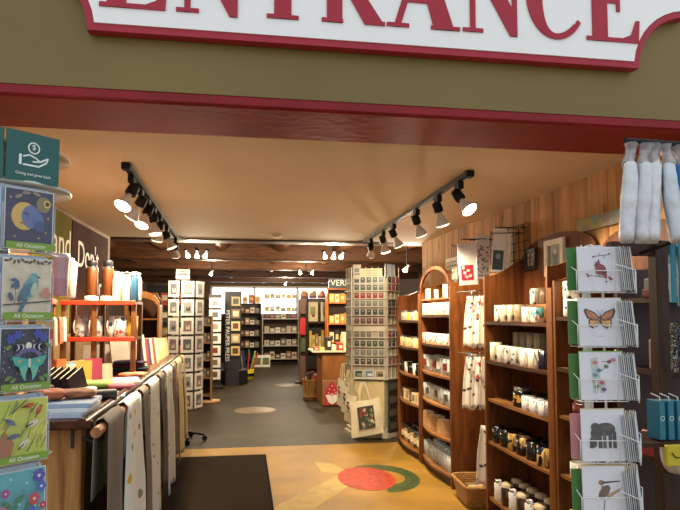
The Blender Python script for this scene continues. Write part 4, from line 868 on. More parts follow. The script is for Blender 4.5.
# stock on the dark rack's shelves
for i, (px, py, c, sz, lab) in enumerate(((630, 248, '#7d2f36', (.13, .08, .035), 'dark red flat box on the top shelf of the dark rack'), (646, 252, '#5f5a52', (.1, .08, .03), 'grey flat box beside the red one on the dark rack'), (636, 290, '#8d8478', (.09, .1, .08), 'small patterned grey ornament on the dark rack'), (640, 372, '#b08c78', (.08, .08, .12), 'pinkish tan figurine box on the dark rack'), (634, 432, '#8e2730', (.16, .1, .10), 'deep red box low on the dark rack behind the bear card'))):
    zsh = {0: 1.57, 1: 1.57, 2: 1.28, 3: .94, 4: .63}[i]
    zs = [1.57, 1.57, 1.57, 1.28, .94][i]
    p = at(px, py, y=2.2); mb = MB(); mb.m(plain(c, .5, bump=.2)).box((0, 0, sz[2]/2), sz, b=.006); mb.m(WHITE).box((0, -sz[1]/2-.0006, sz[2]*.55), (sz[0]*.5, .001, sz[2]*.3)); tag(mb.build('gift_box'), lab, 'box', None, (max(XD+.06, p.x), 2.2, zs), .1)

# ================================================================== RIGHT HAND BOOKCASES
BACKW = wood('#4a2410', '#74401c', (20, 20, 2.2), .6); XF = 1.775; XB = 2.105
def side_profile(zf, zb):
    # scooped top: low at the front, rising to the back
    P = [(XF, 0), (XB, 0), (XB, zb)]+[(XB-(XB-XF)*(i/10), zb-(zb-zf)*math.sin(i/10*math.pi/2)**1.3) for i in range(1, 11)]
    return P
def panel(mb, y, t, P): mb.prism(P, t, xf=Matrix.Translation((0, y, 0)))
def bookcase(nm, label, y0, y1, shelves, zf, zb, arch, kick=.1, bow=.05, front=None):
    """y0 nearer, y1 farther; the front faces -x"""
    t = thing('bookcase', label, 'bookcase')
    for y in (y0, y1-.022): mb = MB(); panel(mb, y, .022, side_profile(zf, zb)); mb.build('side_panel', SHELFW, t)
    P = [(y0, 0), (y1, 0), (y1, zb)]; ym = (y0+y1)/2; hw = (y1-y0)/2
    if arch: P += [(ym+hw*math.cos(R(a)), zb+(arch-zb)*math.sin(R(a))) for a in range(10, 171, 10)]
    P += [(y0, zb)]
    mb = MB(); mb.add([(XB-.012, a, b) for a, b in P]+[(XB, a, b) for a, b in P], [list(range(len(P)))[::-1], list(range(len(P), 2*len(P)))]+[(i, (i+1) % len(P), (i+1) % len(P)+len(P), i+len(P)) for i in range(len(P))])
    mb.build('back_panel', BACKW, t)
    for z in shelves:
        mb = MB(); n = 10; P = [(XB-.013, y1-.022)]+[(XB-.013, y0+.022)]+[(XF+.012-bow*math.sin(math.pi*i/n), y0+.022+(y1-y0-.044)*i/n) for i in range(n+1)]
        slab(mb, P[::-1], z-.02, z); mb.build('shelf', SHELFH, t)
    for z in shelves[:2]:
        mb = MB(); n = 10; Q = [(XF+.010-bow*math.sin(math.pi*i/n), y0+.023+(y1-y0-.046)*i/n) for i in range(n+1)]
        slab(mb, [(a, b) for a, b in Q][::-1]+[(a-.006, b) for a, b in Q], z-.022, z+.001); mb.build('shelf_lip', DKWOOD, t)
    if front:
        mb = MB(); hw2 = hw; zs = front[0]; pk = front[1]; o_ = [(ym+hw2*math.cos(R(a)), zs+(pk-zs)*math.sin(R(a))) for a in range(0, 181, 12)]; i_ = [(ym+(hw2-.035)*math.cos(R(a)), zs-.03+(pk-zs)*math.sin(R(a))) for a in range(180, -1, -12)]
        nn = len(o_)
        for q in range(nn-1):
            A_ = [o_[q], o_[q+1], i_[nn-2-q], i_[nn-1-q]]; mb.add([(XF, a, b) for a, b in A_]+[(XF+.022, a, b) for a, b in A_], [(0, 1, 2, 3), (7, 6, 5, 4), (0, 4, 5, 1), (3, 2, 6, 7)])
        mb.build('arched_rail', BACKW, t)
    mb = MB(); mb.box((XF+.02, (y0+y1)/2, kick/2), (.02, y1-y0-.044, kick)); mb.build('kickboard', DKWOOD, t)
    return t
bookcase('C', 'narrow arched bookcase nearest the souvenir tower', 6.02, 6.9, (1.44, 1.15, .86, .56, .09), 1.72, 1.80, 0, .07)
bookcase('B', 'middle arched bookcase of mugs and glasses between the towels and the narrow case', 5.06, 5.98, (1.5, 1.225, .95, .68, .40, .10), 1.78, 1.84, 0, .07, front=(1.76, 1.965))
bookcase('D', 'bookcase of painted mugs nearest the wire card rack with scooped side', 3.33, 4.30, (1.452, 1.165, .885, .575, .17, .05), 1.79, 1.93, 2.06, .06, bow=.012)
bookcase('E', 'bookcase half hidden behind the wire card rack', 2.52, 3.27, (1.49, 1.20, .93, .60, .27, .08), 1.70, 1.88, 2.0, .06, bow=.0)
mb = MB(); mb.box((XF+.02, 3.30, .83), (.05, .05, 1.66), b=.004); tag(mb.build('wooden_post', SHELFW), 'upright wooden post between the two bookcases nearest the entrance', 'post')
mb = MB(); mb.box((XB-.02, 4.68, .84), (.03, .72, 1.68)); tag(mb.build('back_board', SHELFW), 'plain wooden backing board behind the hanging tea towels', 'board')

def mug(mat, h=.095, r0=.04, hm=None, inner=None):
    def f():
        r = empty('mug'); mb = MB(); mb.m(mat).lathe([(0, 0), (r0*.9, 0), (r0, .006), (r0, h), (r0-.004, h)], n=22); mb.m(inner or mat).lathe([(r0-.004, h), (r0-.005, .008), (0, .008)], n=22); mb.build('body', None, r)
        mb = MB(); mb.m(hm or mat).tube([(0, -r0+.002, h*.84), (0, -r0-.018, h*.82), (0, -r0-.026, h*.5), (0, -r0-.018, h*.2), (0, -r0+.002, h*.17)], .005, n=8); mb.build('handle', None, r); return r
    return f
def jar(body, lid, h=.11, r0=.035, band=None):
    def f():
        r = empty('jar'); mb = MB(); mb.m(body).lathe([(0, 0), (r0*.9, 0), (r0, .008), (r0, h*.78), (r0*.8, h*.84)], n=20)
        if band: mb.m(band).lathe([(r0+.0008, h*.25), (r0+.0008, h*.62)], n=20)
        mb.build('jar_body', None, r); mb = MB(); mb.lathe([(r0*.86, h*.83), (r0*.86, h), (0, h)], n=20); mb.build('lid', lid, r); return r
    return f
def tumbler_g(h=.12, r0=.033, pr=None, al=.35):
    def f():
        mb = MB(); mb.m(plain('#dfe8e6', .05, alpha=al, var=0, coat=.5)).lathe([(0, 0), (r0*.86, 0), (r0, h), (r0-.003, h), (r0*.8, .012), (0, .012)], n=20)
        if pr: mb.m(pr).lathe([(r0*.95, h*.3), (r0*1.0, h*.75)], n=20)
        mb.m(plain('#f0f4f2', .1, alpha=.8, var=0)).lathe([(r0-.001, h-.002), (r0+.001, h), (r0-.003, h+.001)], n=20); return mb.build('drinking_glass')
    return f
def boxed(c, c2, sx=.09, sy=.09, h=.1):
    def f():
        r = empty('boxed_mug'); mb = MB(); mb.m(c).box((0, 0, h/2), (sx, sy, h), b=.002); mb.m(c2).box((-sx/2-.0006, 0, h*.5), (.001, sy*.6, h*.6)); mb.build('carton', None, r)
        mb = MB(); mb.m(c2).box((0, 0, h+.001), (sx*.9, sy*.9, .002)); mb.build('flap', None, r); return r
    return f
P1 = spotted('#e9e1cf', ['#e9e1cf', '#b78a5c', '#8a9a6a', '#e9e1cf'], 50, .17, .35, 1); P2 = spotted('#ece6d8', ['#3a3a38', '#ece6d8', '#a0522d', '#ece6d8'], 45, .2, .35, 2)
P3 = spotted('#e8dfc8', ['#5b7a8a', '#c46a4a', '#e8dfc8', '#88924e'], 42, .22, .35, 3); P4 = spotted('#eee8da', ['#1e1e1e', '#eee8da', '#eee8da'], 30, .16, .35, 4)
P5 = spotted('#e6d6c4', ['#b03a32', '#e6d6c4', '#3d6a4a', '#d89a3a'], 48, .24, .35, 5); NV = plain('#16182c', .25, coat=.5); BKM = plain('#15110f', .22, coat=.5); PEARL = plain('#e4ddcf', .3, coat=.3)
GOLDM = plain('#a9883a', .35); COP = plain('#a87a4c', .3, metal=.4)
def row(kinds, z, ys, x, desc, unit, cat, group, jit=.004, rz0=-.6):
    """kinds: list of (key, builder, adjective); one object per place"""
    for i, y in enumerate(ys):
        key, fn, adj = kinds[i % len(kinds)]
        lab = f'{adj} {desc}, {ORD[i]} from the near side of the {unit}'
        put(key, fn, lab, cat, (x+random.uniform(-jit, jit), y, z), rz0+random.uniform(-.3, .3), group)
def fr(y0, y1, n): return [y0+(y1-y0)*(i+.5)/n for i in range(n)]
# --- bookcase C (narrow, far)
row([('cj1', jar(plain('#c9c23a', .3), BLACK), 'yellow'), ('cj2', jar(plain('#b9a68a', .3), plain('#777777', .4)), 'beige'), ('cj3', jar(plain('#8a9a9a', .3), plain('#3a3a3a', .4)), 'grey green')], 1.44, fr(6.12, 6.86, 6)[:6], XF+.06, 'candle jar', 'narrow bookcase top shelf', 'jar', 'jars on the narrow bookcase top shelf')
row([('cj4', jar(plain('#d8b06a', .3), BLACK, .12, .036), 'honey coloured'), ('cj5', jar(plain('#d9bf8a', .3), BLACK, .12, .036), 'pale amber'), ('cj6', jar(plain('#a59c86', .3), plain('#5a4a3a', .4), .11, .04), 'stone')], 1.15, fr(6.1, 6.86, 7), XF+.05, 'lidded jar', 'narrow bookcase second shelf', 'jar', 'jars on the narrow bookcase second shelf')
row([('cm1', mug(BKM, .12, .045), 'black'), ('cm2', mug(PEARL, .12, .045), 'cream'), ('cm1', mug(BKM), 'black')], .86, fr(6.1, 6.86, 7), XF+.05, 'tall mug', 'narrow bookcase third shelf', 'mug', 'mugs on the narrow bookcase third shelf')
row([('cb1', boxed(plain('#d9b88a', .5), plain('#a9805a', .5), .1, .1, .12), 'tan'), ('cb2', boxed(plain('#e6d9b8', .5), plain('#7a6a4a', .5), .1, .1, .11), 'cream'), ('cm3', boxed(plain('#3a2a20', .5), plain('#8a6a4a', .5), .08, .08, .11), 'dark brown')], .56, fr(6.1, 6.86, 6), XF+.06, 'small carton', 'narrow bookcase fourth shelf', 'box', 'cartons on the narrow bookcase fourth shelf', rz0=0)
row([('cj7', jar(plain('#b59a6a', .1, alpha=.8, var=0), BLACK, .17, .045, band=CREAM), 'amber labelled'), ('cj8', jar(plain('#5a3a24', .15), BLACK, .17, .045, band=plain('#d8c08a', .5)), 'brown labelled')], .09, fr(6.1, 6.86, 6), XF+.06, 'preserve jar', 'narrow bookcase bottom front row', 'jar', 'jars on the narrow bookcase bottom')
row([('cj8', None, 'brown labelled'), ('cj7', None, 'amber labelled')], .09, fr(6.1, 6.86, 6), XF+.17, 'preserve jar', 'narrow bookcase bottom back row', 'jar', 'jars on the narrow bookcase bottom')
# --- bookcase B
row([('bm1', mug(P1, .115, .041), 'floral cream'), ('bm2', mug(P3, .115, .041), 'flower printed'), ('bm3', mug(plain('#e3cfa6', .3), .115, .041), 'plain cream')], 1.5, fr(5.12, 5.95, 7), XF+.05, 'mug', 'middle bookcase top shelf', 'mug', 'mugs on the middle bookcase top shelf')
row([('bm4', mug(P5, .1, .043), 'red flower'), ('bm5', mug(P3, .1, .043), 'blue flower'), ('bm6', mug(P2, .1, .043), 'brown motif')], 1.225, fr(5.12, 5.95, 7), XF+.05, 'mug', 'middle bookcase second shelf', 'mug', 'mugs on the middle bookcase second shelf')
for i, y in enumerate(fr(5.15, 5.6, 4)): put('bm2x%d' % (i % 2), mug([P4, plain('#47545c', .3)][i % 2], .1, .04), f'{("white", "slate")[i % 2]} mug stacked behind the flower mugs, {ORD[i]} from the near side', 'mug', (XF+.16, y, 1.225+.0), 0); 
row([('bg1', tumbler_g(.15, .036, PEARL), 'frosted banded'), ('bg2', tumbler_g(.15, .036, plain('#7a2a2a', .4)), 'red banded'), ('bg3', tumbler_g(.15, .036), 'clear')], .95, fr(5.12, 5.95, 8), XF+.045, 'tall glass', 'middle bookcase third shelf', 'glass', 'glasses on the middle bookcase third shelf')
row([('bg4', tumbler_g(.14, .036), 'clear'), ('bg5', tumbler_g(.14, .036, plain('#5a4a3a', .4)), 'etched'), ('bg4', None, 'clear')], .68, fr(5.12, 5.95, 9), XF+.045, 'pint glass', 'middle bookcase fourth shelf', 'glass', 'glasses on the middle bookcase fourth shelf')
row([('bx1', boxed(plain('#b58a5a', .6), P2, .09, .07, .14), 'kraft'), ('bx2', boxed(plain('#c9a06a', .6), P3, .09, .07, .13), 'tan printed'), ('bx1', None, 'kraft')], .40, fr(5.3, 5.95, 7), XF+.06, 'gift box', 'middle bookcase fifth shelf', 'box', 'boxes on the middle bookcase fifth shelf')
row([('bg6', tumbler_g(.15, .034, al=.5), 'clear stemless'), ('bg6', None, 'clear stemless')], .10, fr(5.1, 5.95, 10), XF+.045, 'glass', 'middle bookcase bottom front row', 'glass', 'glasses on the middle bookcase bottom shelf')
row([('bg6', None, 'clear stemless'), ('bg6', None, 'clear stemless')], .10, fr(5.1, 5.95, 9), XF+.14, 'glass', 'middle bookcase bottom back row', 'glass', 'glasses on the middle bookcase bottom shelf')
for k in range(3):
    put('bg4', None, f'clear glass stored behind the gift boxes, {ORD[k]} from the near side', 'glass', (XF+.17, 5.15+.09*k, .40), 0, 'glasses behind the gift boxes')
row([('bg3', None, 'clear')], .95, fr(5.12, 5.95, 8), XF+.15, 'tall glass', 'middle bookcase third shelf back row', 'glass', 'glasses behind the third shelf front row')
# --- bookcase D (painted mugs)
def z_at(z): return z
BEAR = spotted('#d9cfae', ['#1e1e1e', '#d9cfae', '#d9cfae', '#4a5a3a'], 24, .2, .35, 7)
for i, (y, k, h, lab) in enumerate(((4.13, P4, .118, 'cream mug with dark animal print at the far end of the mug bookcase top shelf'), (4.02, BEAR, .118, 'cream mug with black bear print, beside the far end mug, top shelf'), (3.91, BEAR, .118, 'olive cream mug with bear print, middle of the top shelf'), (3.80, plain('#b49a78', .35), .118, 'tan brown mug on the mug bookcase top shelf'), (3.69, PEARL, .10, 'white mug with a teal side on the top shelf'), (3.57, spotted('#d6d0c4', ['#b85a5a', '#4f8a88', '#d6d0c4'], 20, .3, .35, 8), .095, 'mug painted pink and teal, nearest the post on the top shelf'))):
    put('dm%d' % i, mug(k, h, .042), lab, 'mug', (XF+.055, y, 1.452), R(-35))
for i, (y, k) in enumerate(((3.86, P4), (3.73, plain('#8a6a44', .35)), (3.60, plain('#a98a5c', .35)))):
    put('dn%d' % i, mug(k, .11, .043), ('white animal print mug', 'brown mug', 'honey brown mug')[i]+' raised at the back of the mug bookcase top shelf', 'mug', (XF+.20, y, 1.572), R(-35))
mb = MB(); mb.box((XF+.21, 3.75, 1.512), (.16, .5, .118)); tag(mb.build('display_riser', SHELFH), 'wooden riser block at the back of the mug bookcase top shelf', 'riser')
for i, (y, k, lab) in enumerate(((4.2, BEAR, 'tall cream mug with black moose print at the far end of the second shelf'), (4.08, PEARL, 'pearl white mug beside the moose mug on the second shelf'), (3.96, P4, 'white mug with pen-drawn animal, second shelf of the mug bookcase'), (3.85, spotted('#dcd6ca', ['#4a4a4a', '#dcd6ca', '#dcd6ca'], 35, .2, .35, 9), 'white mug with grey sketch, middle of the second shelf'), (3.72, PEARL, 'cream white mug with open handle on the second shelf'), (3.60, plain('#e3d7be', .35), 'warm cream mug beside the navy one on the second shelf'), (3.47, NV, 'glossy navy mug nearest the post on the second shelf'))):
    put('do%d' % i, mug(k, .135 if i == 0 else .118, .043), lab, 'mug', (XF+.05, y, 1.165), R(-35))
for i, y in enumerate((4.14, 4.03, 3.92, 3.81)):
    put('dp', mug(plain('#b5a888', .4), .115, .043, inner=BKM), f'stone grey cup on the riser behind the second shelf mugs, {ORD[i]} from the far side', 'cup', (XF+.2, y, 1.262), R(-35), 'stone grey cups behind the second shelf mugs')
mb = MB(); mb.box((XF+.21, 3.95, 1.213), (.16, .6, .094)); tag(mb.build('display_riser', SHELFH), 'wooden riser block behind the second shelf mugs', 'riser')
put('pot', jar(BKM, plain('#6a625a', .3), .13, .062, band=spotted('#16120f', ['#d8a03a', '#16120f'], 30, .3, .3, 3)), 'black lidded pot with amber leaf design on the third shelf of the mug bookcase', 'pot', (XF+.075, 3.84, .885))
for i, (y, dx) in enumerate(((3.70, .05), (3.59, .05), (3.48, .05))):
    put('ps%d' % (i % 2), mug(spotted('#e9e5de', ['#8a3a3a', '#e9e5de', '#5a5a5a'], 40, .16, .3, 12), .09, .044), f'white printed cup on the third shelf, {ORD[i]} from the black pot', 'cup', (XF+dx, y, .885), R(-35), 'white printed cups beside the black pot')
for i, y in enumerate((3.72, 3.6, 3.48)): put('pd', mug(BKM, .1, .042), f'black mug behind the white printed cups, {ORD[i]} from the pot', 'mug', (XF+.16, y, .885), R(-35), 'black mugs behind the white printed cups')
for i, (y, k, nm) in enumerate(((4.2, BKM, 'black glossy'), (4.07, BKM, 'black'), (3.94, spotted('#191412', ['#b08a4a', '#191412'], 18, .3, .2, 13), 'black and gold'), (3.81, spotted('#1c1614', ['#c99a5a', '#1c1614', '#e0d0a8'], 16, .3, .2, 14), 'bronze crest'), (3.67, BKM, 'dark brown'), (3.51, spotted('#12182c', ['#c9a25a', '#12182c', '#12182c'], 14, .3, .2, 15), 'large navy crest'))):
    s_ = .05 if i < 5 else .056
    put('dq%d' % i, mug(k, .118, s_-.004), f'{nm} mug on the fourth shelf, {ORD[i]} from the far side panel', 'mug', (XF+.06, y, .575), R(-35))
for i, y in enumerate((4.14, 4.0, 3.86, 3.72, 3.58)): put('pd', None, f'black mug in the back row of the fourth shelf, {ORD[i]} from the far side', 'mug', (XF+.18, y, .575), R(-35), 'black mugs at the back of the fourth shelf')
for i, y in enumerate((4.18, 4.06, 3.94, 3.82, 3.70, 3.58, 3.46)):
    k = i % 2
    put('dr%d' % k, jar(spotted('#dedad0', ['#2a2a2a', '#dedad0', '#8a4a3a'], 30, .2, .4, 16) if k == 0 else plain('#3a2418', .2), CHROME if k == 0 else plain('#d8c39a', .4), .15 if i < 4 else .13, .046), f'{("white printed", "dark brown")[k]} jar on the bottom shelf of the mug bookcase, {ORD[i]} from the far side', 'jar', (XF+.06, y, .17))
for i, y in enumerate((4.15, 4.03, 3.91, 3.79, 3.67)): put('dr1', None, f'dark brown jar in the back row of the bottom shelf, {ORD[i]} from the far side', 'jar', (XF+.17, y, .17), 0, 'dark jars at the back of the bottom shelf')
# --- bookcase E, between the post and the wire rack
for i, (y, z) in enumerate(((3.17, 1.49), (3.17, 1.592))): put('eb', mug(P4, .1, .045), f'white cow-spotted mug beside the post, {("lower", "upper")[i]} of two', 'mug', (XF+.06, y, z), R(-35), 'cow-spotted mugs beside the post')
for i, (y, z) in enumerate(((3.06, 1.49), (2.95, 1.49))): put('eb', None, f'white spotted mug toward the cardinal card on the top shelf, {ORD[i]} past the stack', 'mug', (XF+.06, y, z), R(-35))
put('ebr', jar(plain('#5a1f1a', .3), plain('#3a1512', .4), .1, .07), 'dark red lidded dish on the shelf behind the floral animal card', 'dish', (XF+.1, 3.12, .93))
put('ecup', mug(PEARL, .09, .045), 'small white cup beside the pink envelope on the shelf', 'cup', (XF+.05, 3.12, .60), R(-35))
for i, y in enumerate((3.17, 3.05, 2.93)): put('ejar', jar(plain('#1c1a1a', .3), CREAM, .14, .045, band=WHITE), f'black jar with white band low behind the wire rack, {ORD[i]} from the post', 'jar', (XF+.06, y, .27), 0, 'black jars behind the wire card rack')
for i, (y, c) in enumerate(((2.75, '#b9ab90'), (2.62, '#6a5a4a'))): put('evase%d' % i, jar(plain(c, .4), DARK, .16, .05), ('pale', 'brown')[i]+' lidded canister glimpsed behind the wire rack', 'canister', (XF+.1, y, 1.20))

# ------------------------------------------------------------------ things on the plank wall above the bookcases
def frame_pic(name, label, y, z, w_, h_, fc, ic, cat='picture', x=None, art=None):
    t = thing(name, label, cat, ((XR if x is None else x)-.001, y, z), R(-90)); b = .14*w_+.005
    mb = MB(); mb.m(fc)
    for sx in (-1, 1): mb.box((sx*(w_/2-b/2), -.012, h_/2), (b, .024, h_), b=.002)
    for q in (b/2, h_-b/2): mb.box((0, -.012, q), (w_-2*b, .022, b), b=.002)
    mb.build('frame', None, t)
    mb = MB(); mb.m(ic).box((0, -.004, h_/2), (w_-2*b, .008, h_-2*b))
    if art:
        A = Art(mb, w_-2*b, h_-2*b, 0, b, -.0082); art(A)
    mb.build('print', None, t); return t
def art_fig(A):
    A.poly([(0, 0), (1, 0), (1, 1), (0, 1)], plain('#8a8a72', .5, var=.1)); A.ell(.5, .6, .22, .3, plain('#3a3a30', .5)); A.ell(.5, .75, .14, .12, plain('#c9b89a', .5)); A.poly([(.2, 0), (.8, 0), (.65, .4), (.35, .4)], plain('#4a4636', .5))
def by_px(px0, px1, py0, py1, x):
    a = at(px0, (py0+py1)/2, x=x); b = at(px1, (py0+py1)/2, x=x); ym = (a.y+b.y)/2; pm = (px0+px1)/2
    t_ = at(pm, py0, x=x); q = at(pm, py1, x=x); return ym, q.z, abs(a.y-b.y), t_.z-q.z
y, z, w_, h_ = by_px(543, 562, 238, 279, XR-.06); frame_pic('framed_picture', 'cream framed portrait above the mug bookcase against its arched back', y, 1.765, w_, h_*.9, plain('#e0d6bd', .5), plain('#777766', .5), x=XR-.03, art=art_fig)
y, z, w_, h_ = by_px(523, 534, 249, 270, XR-.05); frame_pic('small_plaque', 'small dark framed text plaque hanging beside the cream portrait', y, z, w_, h_, DARK, plain('#c9bda6', .6), 'plaque', x=XR-.02, art=lambda A: [A.line((.2, .3+.14*i), (.8, .3+.14*i), .05, INK) for i in range(4)])
y, z, w_, h_ = by_px(445, 458, 254, 273, XR-.02); t = thing('shelf_notice', 'small cream notice with two lines of lettering on the plank wall', 'sign', (XR-.001, y, z), R(-90))
mb = MB(); mb.m(plain('#bfae8a', .6)).box((0, -.006, h_/2), (w_, .012, h_*.62), b=.001); mb.build('board', None, t)
mb = MB(); mb.m(plain('#4a2f1a', .6)); A = Art(mb, w_, h_, 0, 0, -.0125)
for zz in (.58, .38): 
    for i in range(4): A.line((.12+.2*i, zz), (.26+.2*i, zz+.02*(i % 2)), .06, plain('#4a2f1a', .6)); 
mb.build('lettering', None, t)
# weathered striped board
a = at(578, 226, x=XR-.02); b = at(620, 218, x=XR-.02); t = thing('weathered_sign', 'long weathered grey and yellow painted board on the plank wall top', 'sign', (XR-.001, (a.y+b.y)/2, a.z-.045), R(-90))
L_ = abs(a.y-b.y)+.02; mb = MB(); mb.m(spotted('#8f8f80', ['#9a9258', '#7d8680', '#8a7a70', '#979786'], 9, .4, .9, 5)).box((0, -.012, .04), (L_, .022, .082), b=.003); mb.build('board', None, t)
# white wire grid with hanging prints, black grid
gy0, gy1 = 4.36, 4.86
yg0, zg, wg, hg = by_px(488, 527, 214, 270, XR-.06)
gr = thing('wall_grid', 'black wire grid panel holding white prints on the plank wall', 'wall grid', (XR-.04, yg0, 0), R(-90)); mb = MB(); mb.m(BLKMETAL)
zb_, zt_ = 1.86, 2.19
for i in range(9): x = -wg/2+wg*i/8; mb.tube([(x, 0, zb_), (x, 0, zt_)], .0035, n=5)
for i in range(6): z = zb_+(zt_-zb_)*i/5; mb.tube([(-wg/2, 0, z), (wg/2, 0, z)], .0035, n=5)
mb.build('grid', None, gr)
for x in (-.3*wg, .3*wg): mb = MB(); mb.m(BLKMETAL).tube([(x, 0, zt_-.02), (x, .04, zt_-.02)], .005, n=6); mb.tube([(x, 0, zt_-.06), (x, -.24, zt_-.07), (x, -.245, zt_-.055)], .004, n=6); mb.build('hook', None, gr)
def print_bag(mat, art=None, w_=.12, h_=.36, d_=.012, nm='hanging_print'):
    def f():
        r = empty(nm); mb = MB(); mb.m(mat).box((0, 0, h_/2), (w_, d_, h_), b=.002)
        if art: A = Art(mb, w_, h_, 0, 0, -d_/2-.0005); art(A)
        mb.build('print', None, r); mb = MB(); mb.m(CHROME).tube([(0, 0, h_-.005), (0, .01, h_+.015), (0, .02, h_+.012)], .002, n=5); mb.build('hanger', None, r); return r
    return f
def art_forest(A): A.poly([(.1, .05), (.9, .05), (.9, .5), (.1, .5)], plain('#3d4f46', .5, var=.2, vscale=30)); A.ell(.5, .36, .2, .07, plain('#8a9a92', .5))
def art_red(A):
    A.poly([(.12, .12), (.78, .12), (.78, .48), (.12, .48)], plain('#b8283c', .5)); 
    for x, y in ((.3, .3), (.5, .35), (.6, .22), (.4, .2), (.25, .42)): A.ell(x, y, .1, .035, plain('#e6d3cc', .5), 40*x*9)
def art_ink(A):
    rnd = random.Random(2)
    for i in range(40): A.ell(rnd.uniform(.1, .9), rnd.uniform(.05, .75), .08, .018, plain(['#4a3a44', '#8a3f4a', '#5a5a60'][i % 3], .5), rnd.uniform(0, 180), n=6)
    A.line((.2, .9), (.8, .9), .02, INK)
def hang_at(key, fn, label, cat, px, pyb, y, rz=0, group=None, tilt=None):
    p = at(px, pyb, y=y); return put(key, fn, label, cat, (p.x, y, p.z), rz, group, tilt)
hang_at('hp1', print_bag(WHITE, art_red, .15, .34), 'large white print with a red floral panel hanging by the grid', 'print', 469, 285, 4.66, R(-10), tilt=(R(4), R(-4)))
hang_at('hp2', print_bag(plain('#d9d2c8', .6), art_ink, .105, .36), 'tall speckled ink-patterned print hanging beside the red floral print', 'print', 483, 279, 4.60, R(-6))
hang_at('hp3', print_bag(WHITE, art_forest, .10, .34), 'white print with dark green forest panel on the grid', 'print', 497, 272, 4.42, R(-20), tilt=(R(0), R(5)))
for i, px in enumerate((505, 509, 514, 519)): hang_at('hp4', print_bag(WHITE, None, .075, .30, .01), f'plain white print seen nearly edge on at the grid, {ORD[i]} after the forest print', 'print', px, 268-i, 4.5+.02*i, R(-42), 'plain white prints on the grid', tilt=(0, R(6-3*i)))
mb = MB(); mb.m(DARK).tube([(XR, 4.66, 2.07), (XR-.45, 4.66, 2.06), (XR-.46, 4.66, 2.075)], .005, n=6); mb.tube([(XR, 4.60, 2.12), (XR-.4, 4.60, 2.11)], .005, n=6); q3 = at(497, 272, y=4.42); mb.tube([(XR, 4.42, q3.z+.352), (q3.x-.01, 4.42, q3.z+.352)], .005, n=6); tag(mb.build('wall_hook'), 'dark wire peg arms holding the red floral print', 'hook')
hang_at('hp5', print_bag(plain('#e6dcc4', .6), art_ink, .07, .16), 'small cream patterned card hanging past the red floral print', 'card', 455, 283, at(457, 283, x=2.09).y, R(-60))
# prints perched on top of the middle bookcase
for i, (px, pyb, w_, h_) in enumerate(((427, 283, .06, .10), (433, 285, .05, .08), (439, 282, .055, .12))):
    p = at(px, pyb, x=XF+.12); put('perch%d' % i, print_bag(plain('#e3d8c0', .6), None, w_, h_, .01, 'perched_card'), f'small cream card leaning on the top of the middle bookcase, {ORD[i]} from its far side', 'card', (XF+.03, 5.78-.26*i, 1.66), R(-60))
mb = MB(); mb.box((XF+.035, 5.52, 1.652), (.05, .87, .014)); tag(mb.build('perch_ledge', SHELFH), 'narrow ledge under the front arch of the middle bookcase', 'ledge')
# tea towels hanging in the gap
def teatowel(mat, w_, h_):
    def f():
        r = empty('tea_towel'); n = 12; m_ = 12; vs = []
        for j in range(m_+1):
            t = j/m_; 
            for i in range(n+1):
                u = i/n; k = .72+.28*min(1, t*2.2)
                vs.append(((u-.5)*w_*k, .012*math.sin(u*10)*(1-.5*t), h_*(1-t)+.01*math.sin(u*6)*t))
        fs = [(j*(n+1)+i, (j+1)*(n+1)+i, (j+1)*(n+1)+i+1, j*(n+1)+i+1) for j in range(m_) for i in range(n)]
        mb = MB(); mb.m(mat).add(vs, fs, True); o = mb.build('cloth', None, r); thick(o, .004, 0)
        mb = MB(); mb.m(CHROME).box((0, 0, h_+.004), (.05, .02, .02), b=.004); mb.tube([(0, 0, h_+.01), (0, 0, h_+.035), (0, .012, h_+.045), (0, .02, h_+.03)], .002, n=5); mb.build('clip', None, r); return r
    return f
TT = [spotted('#e6dccb', ['#e6dccb', '#5a4a40', '#e6dccb', '#c06a4a'], 26, .17, .9, 21), spotted('#e9e0d0', ['#b03a30', '#e9e0d0', '#2f2f2f', '#e9e0d0'], 22, .18, .9, 22), spotted('#e3d8c0', ['#3a3a34', '#e3d8c0', '#e3d8c0', '#c98a6a'], 20, .18, .9, 23)]
tt = 0
for (pyt, pyb, items) in ((296, 347, ((469, 4.72), (477, 4.66), (484, 4.50))), (357, 409, ((468, 4.72), (477, 4.64), (485, 4.50))), (426, 486, ((485, 4.52),))):
    for (px, y) in items:
        a = at(px, pyt, y=y); b = at(px, pyb, y=y); lv = {296: 'top', 357: 'middle', 426: 'lowest'}[pyt]
        put(f'tt{tt}', teatowel(TT[tt % 3], .105 if pyt < 400 else .15, a.z-b.z), f'cream printed tea towel hanging in the gap, {lv} tier, {ORD[items.index((px, y))]} toward the mug bookcase', 'tea towel', (a.x, y, b.z), R(-14), 'tea towels in the gap between bookcases', tilt=(0, R(3))); tt += 1
for z, (yy0, yy1) in ((at(476, 292, y=4.66).z, (4.66, 0)), (at(476, 353, y=4.66).z, (4.66, 0))):
    mb = MB(); mb.m(CHROME).tube([(XF-.02, 4.80, z), (XF-.02, 4.40, z)], .006, n=8)
    for yy in (4.78, 4.42): mb.tube([(XF-.02, yy, z), (XB-.04, yy, z)], .006, n=6)
    tag(mb.build('towel_bar'), ('upper' if z > 1.4 else 'lower')+' chrome bar carrying tea towels between the bookcases', 'rail')
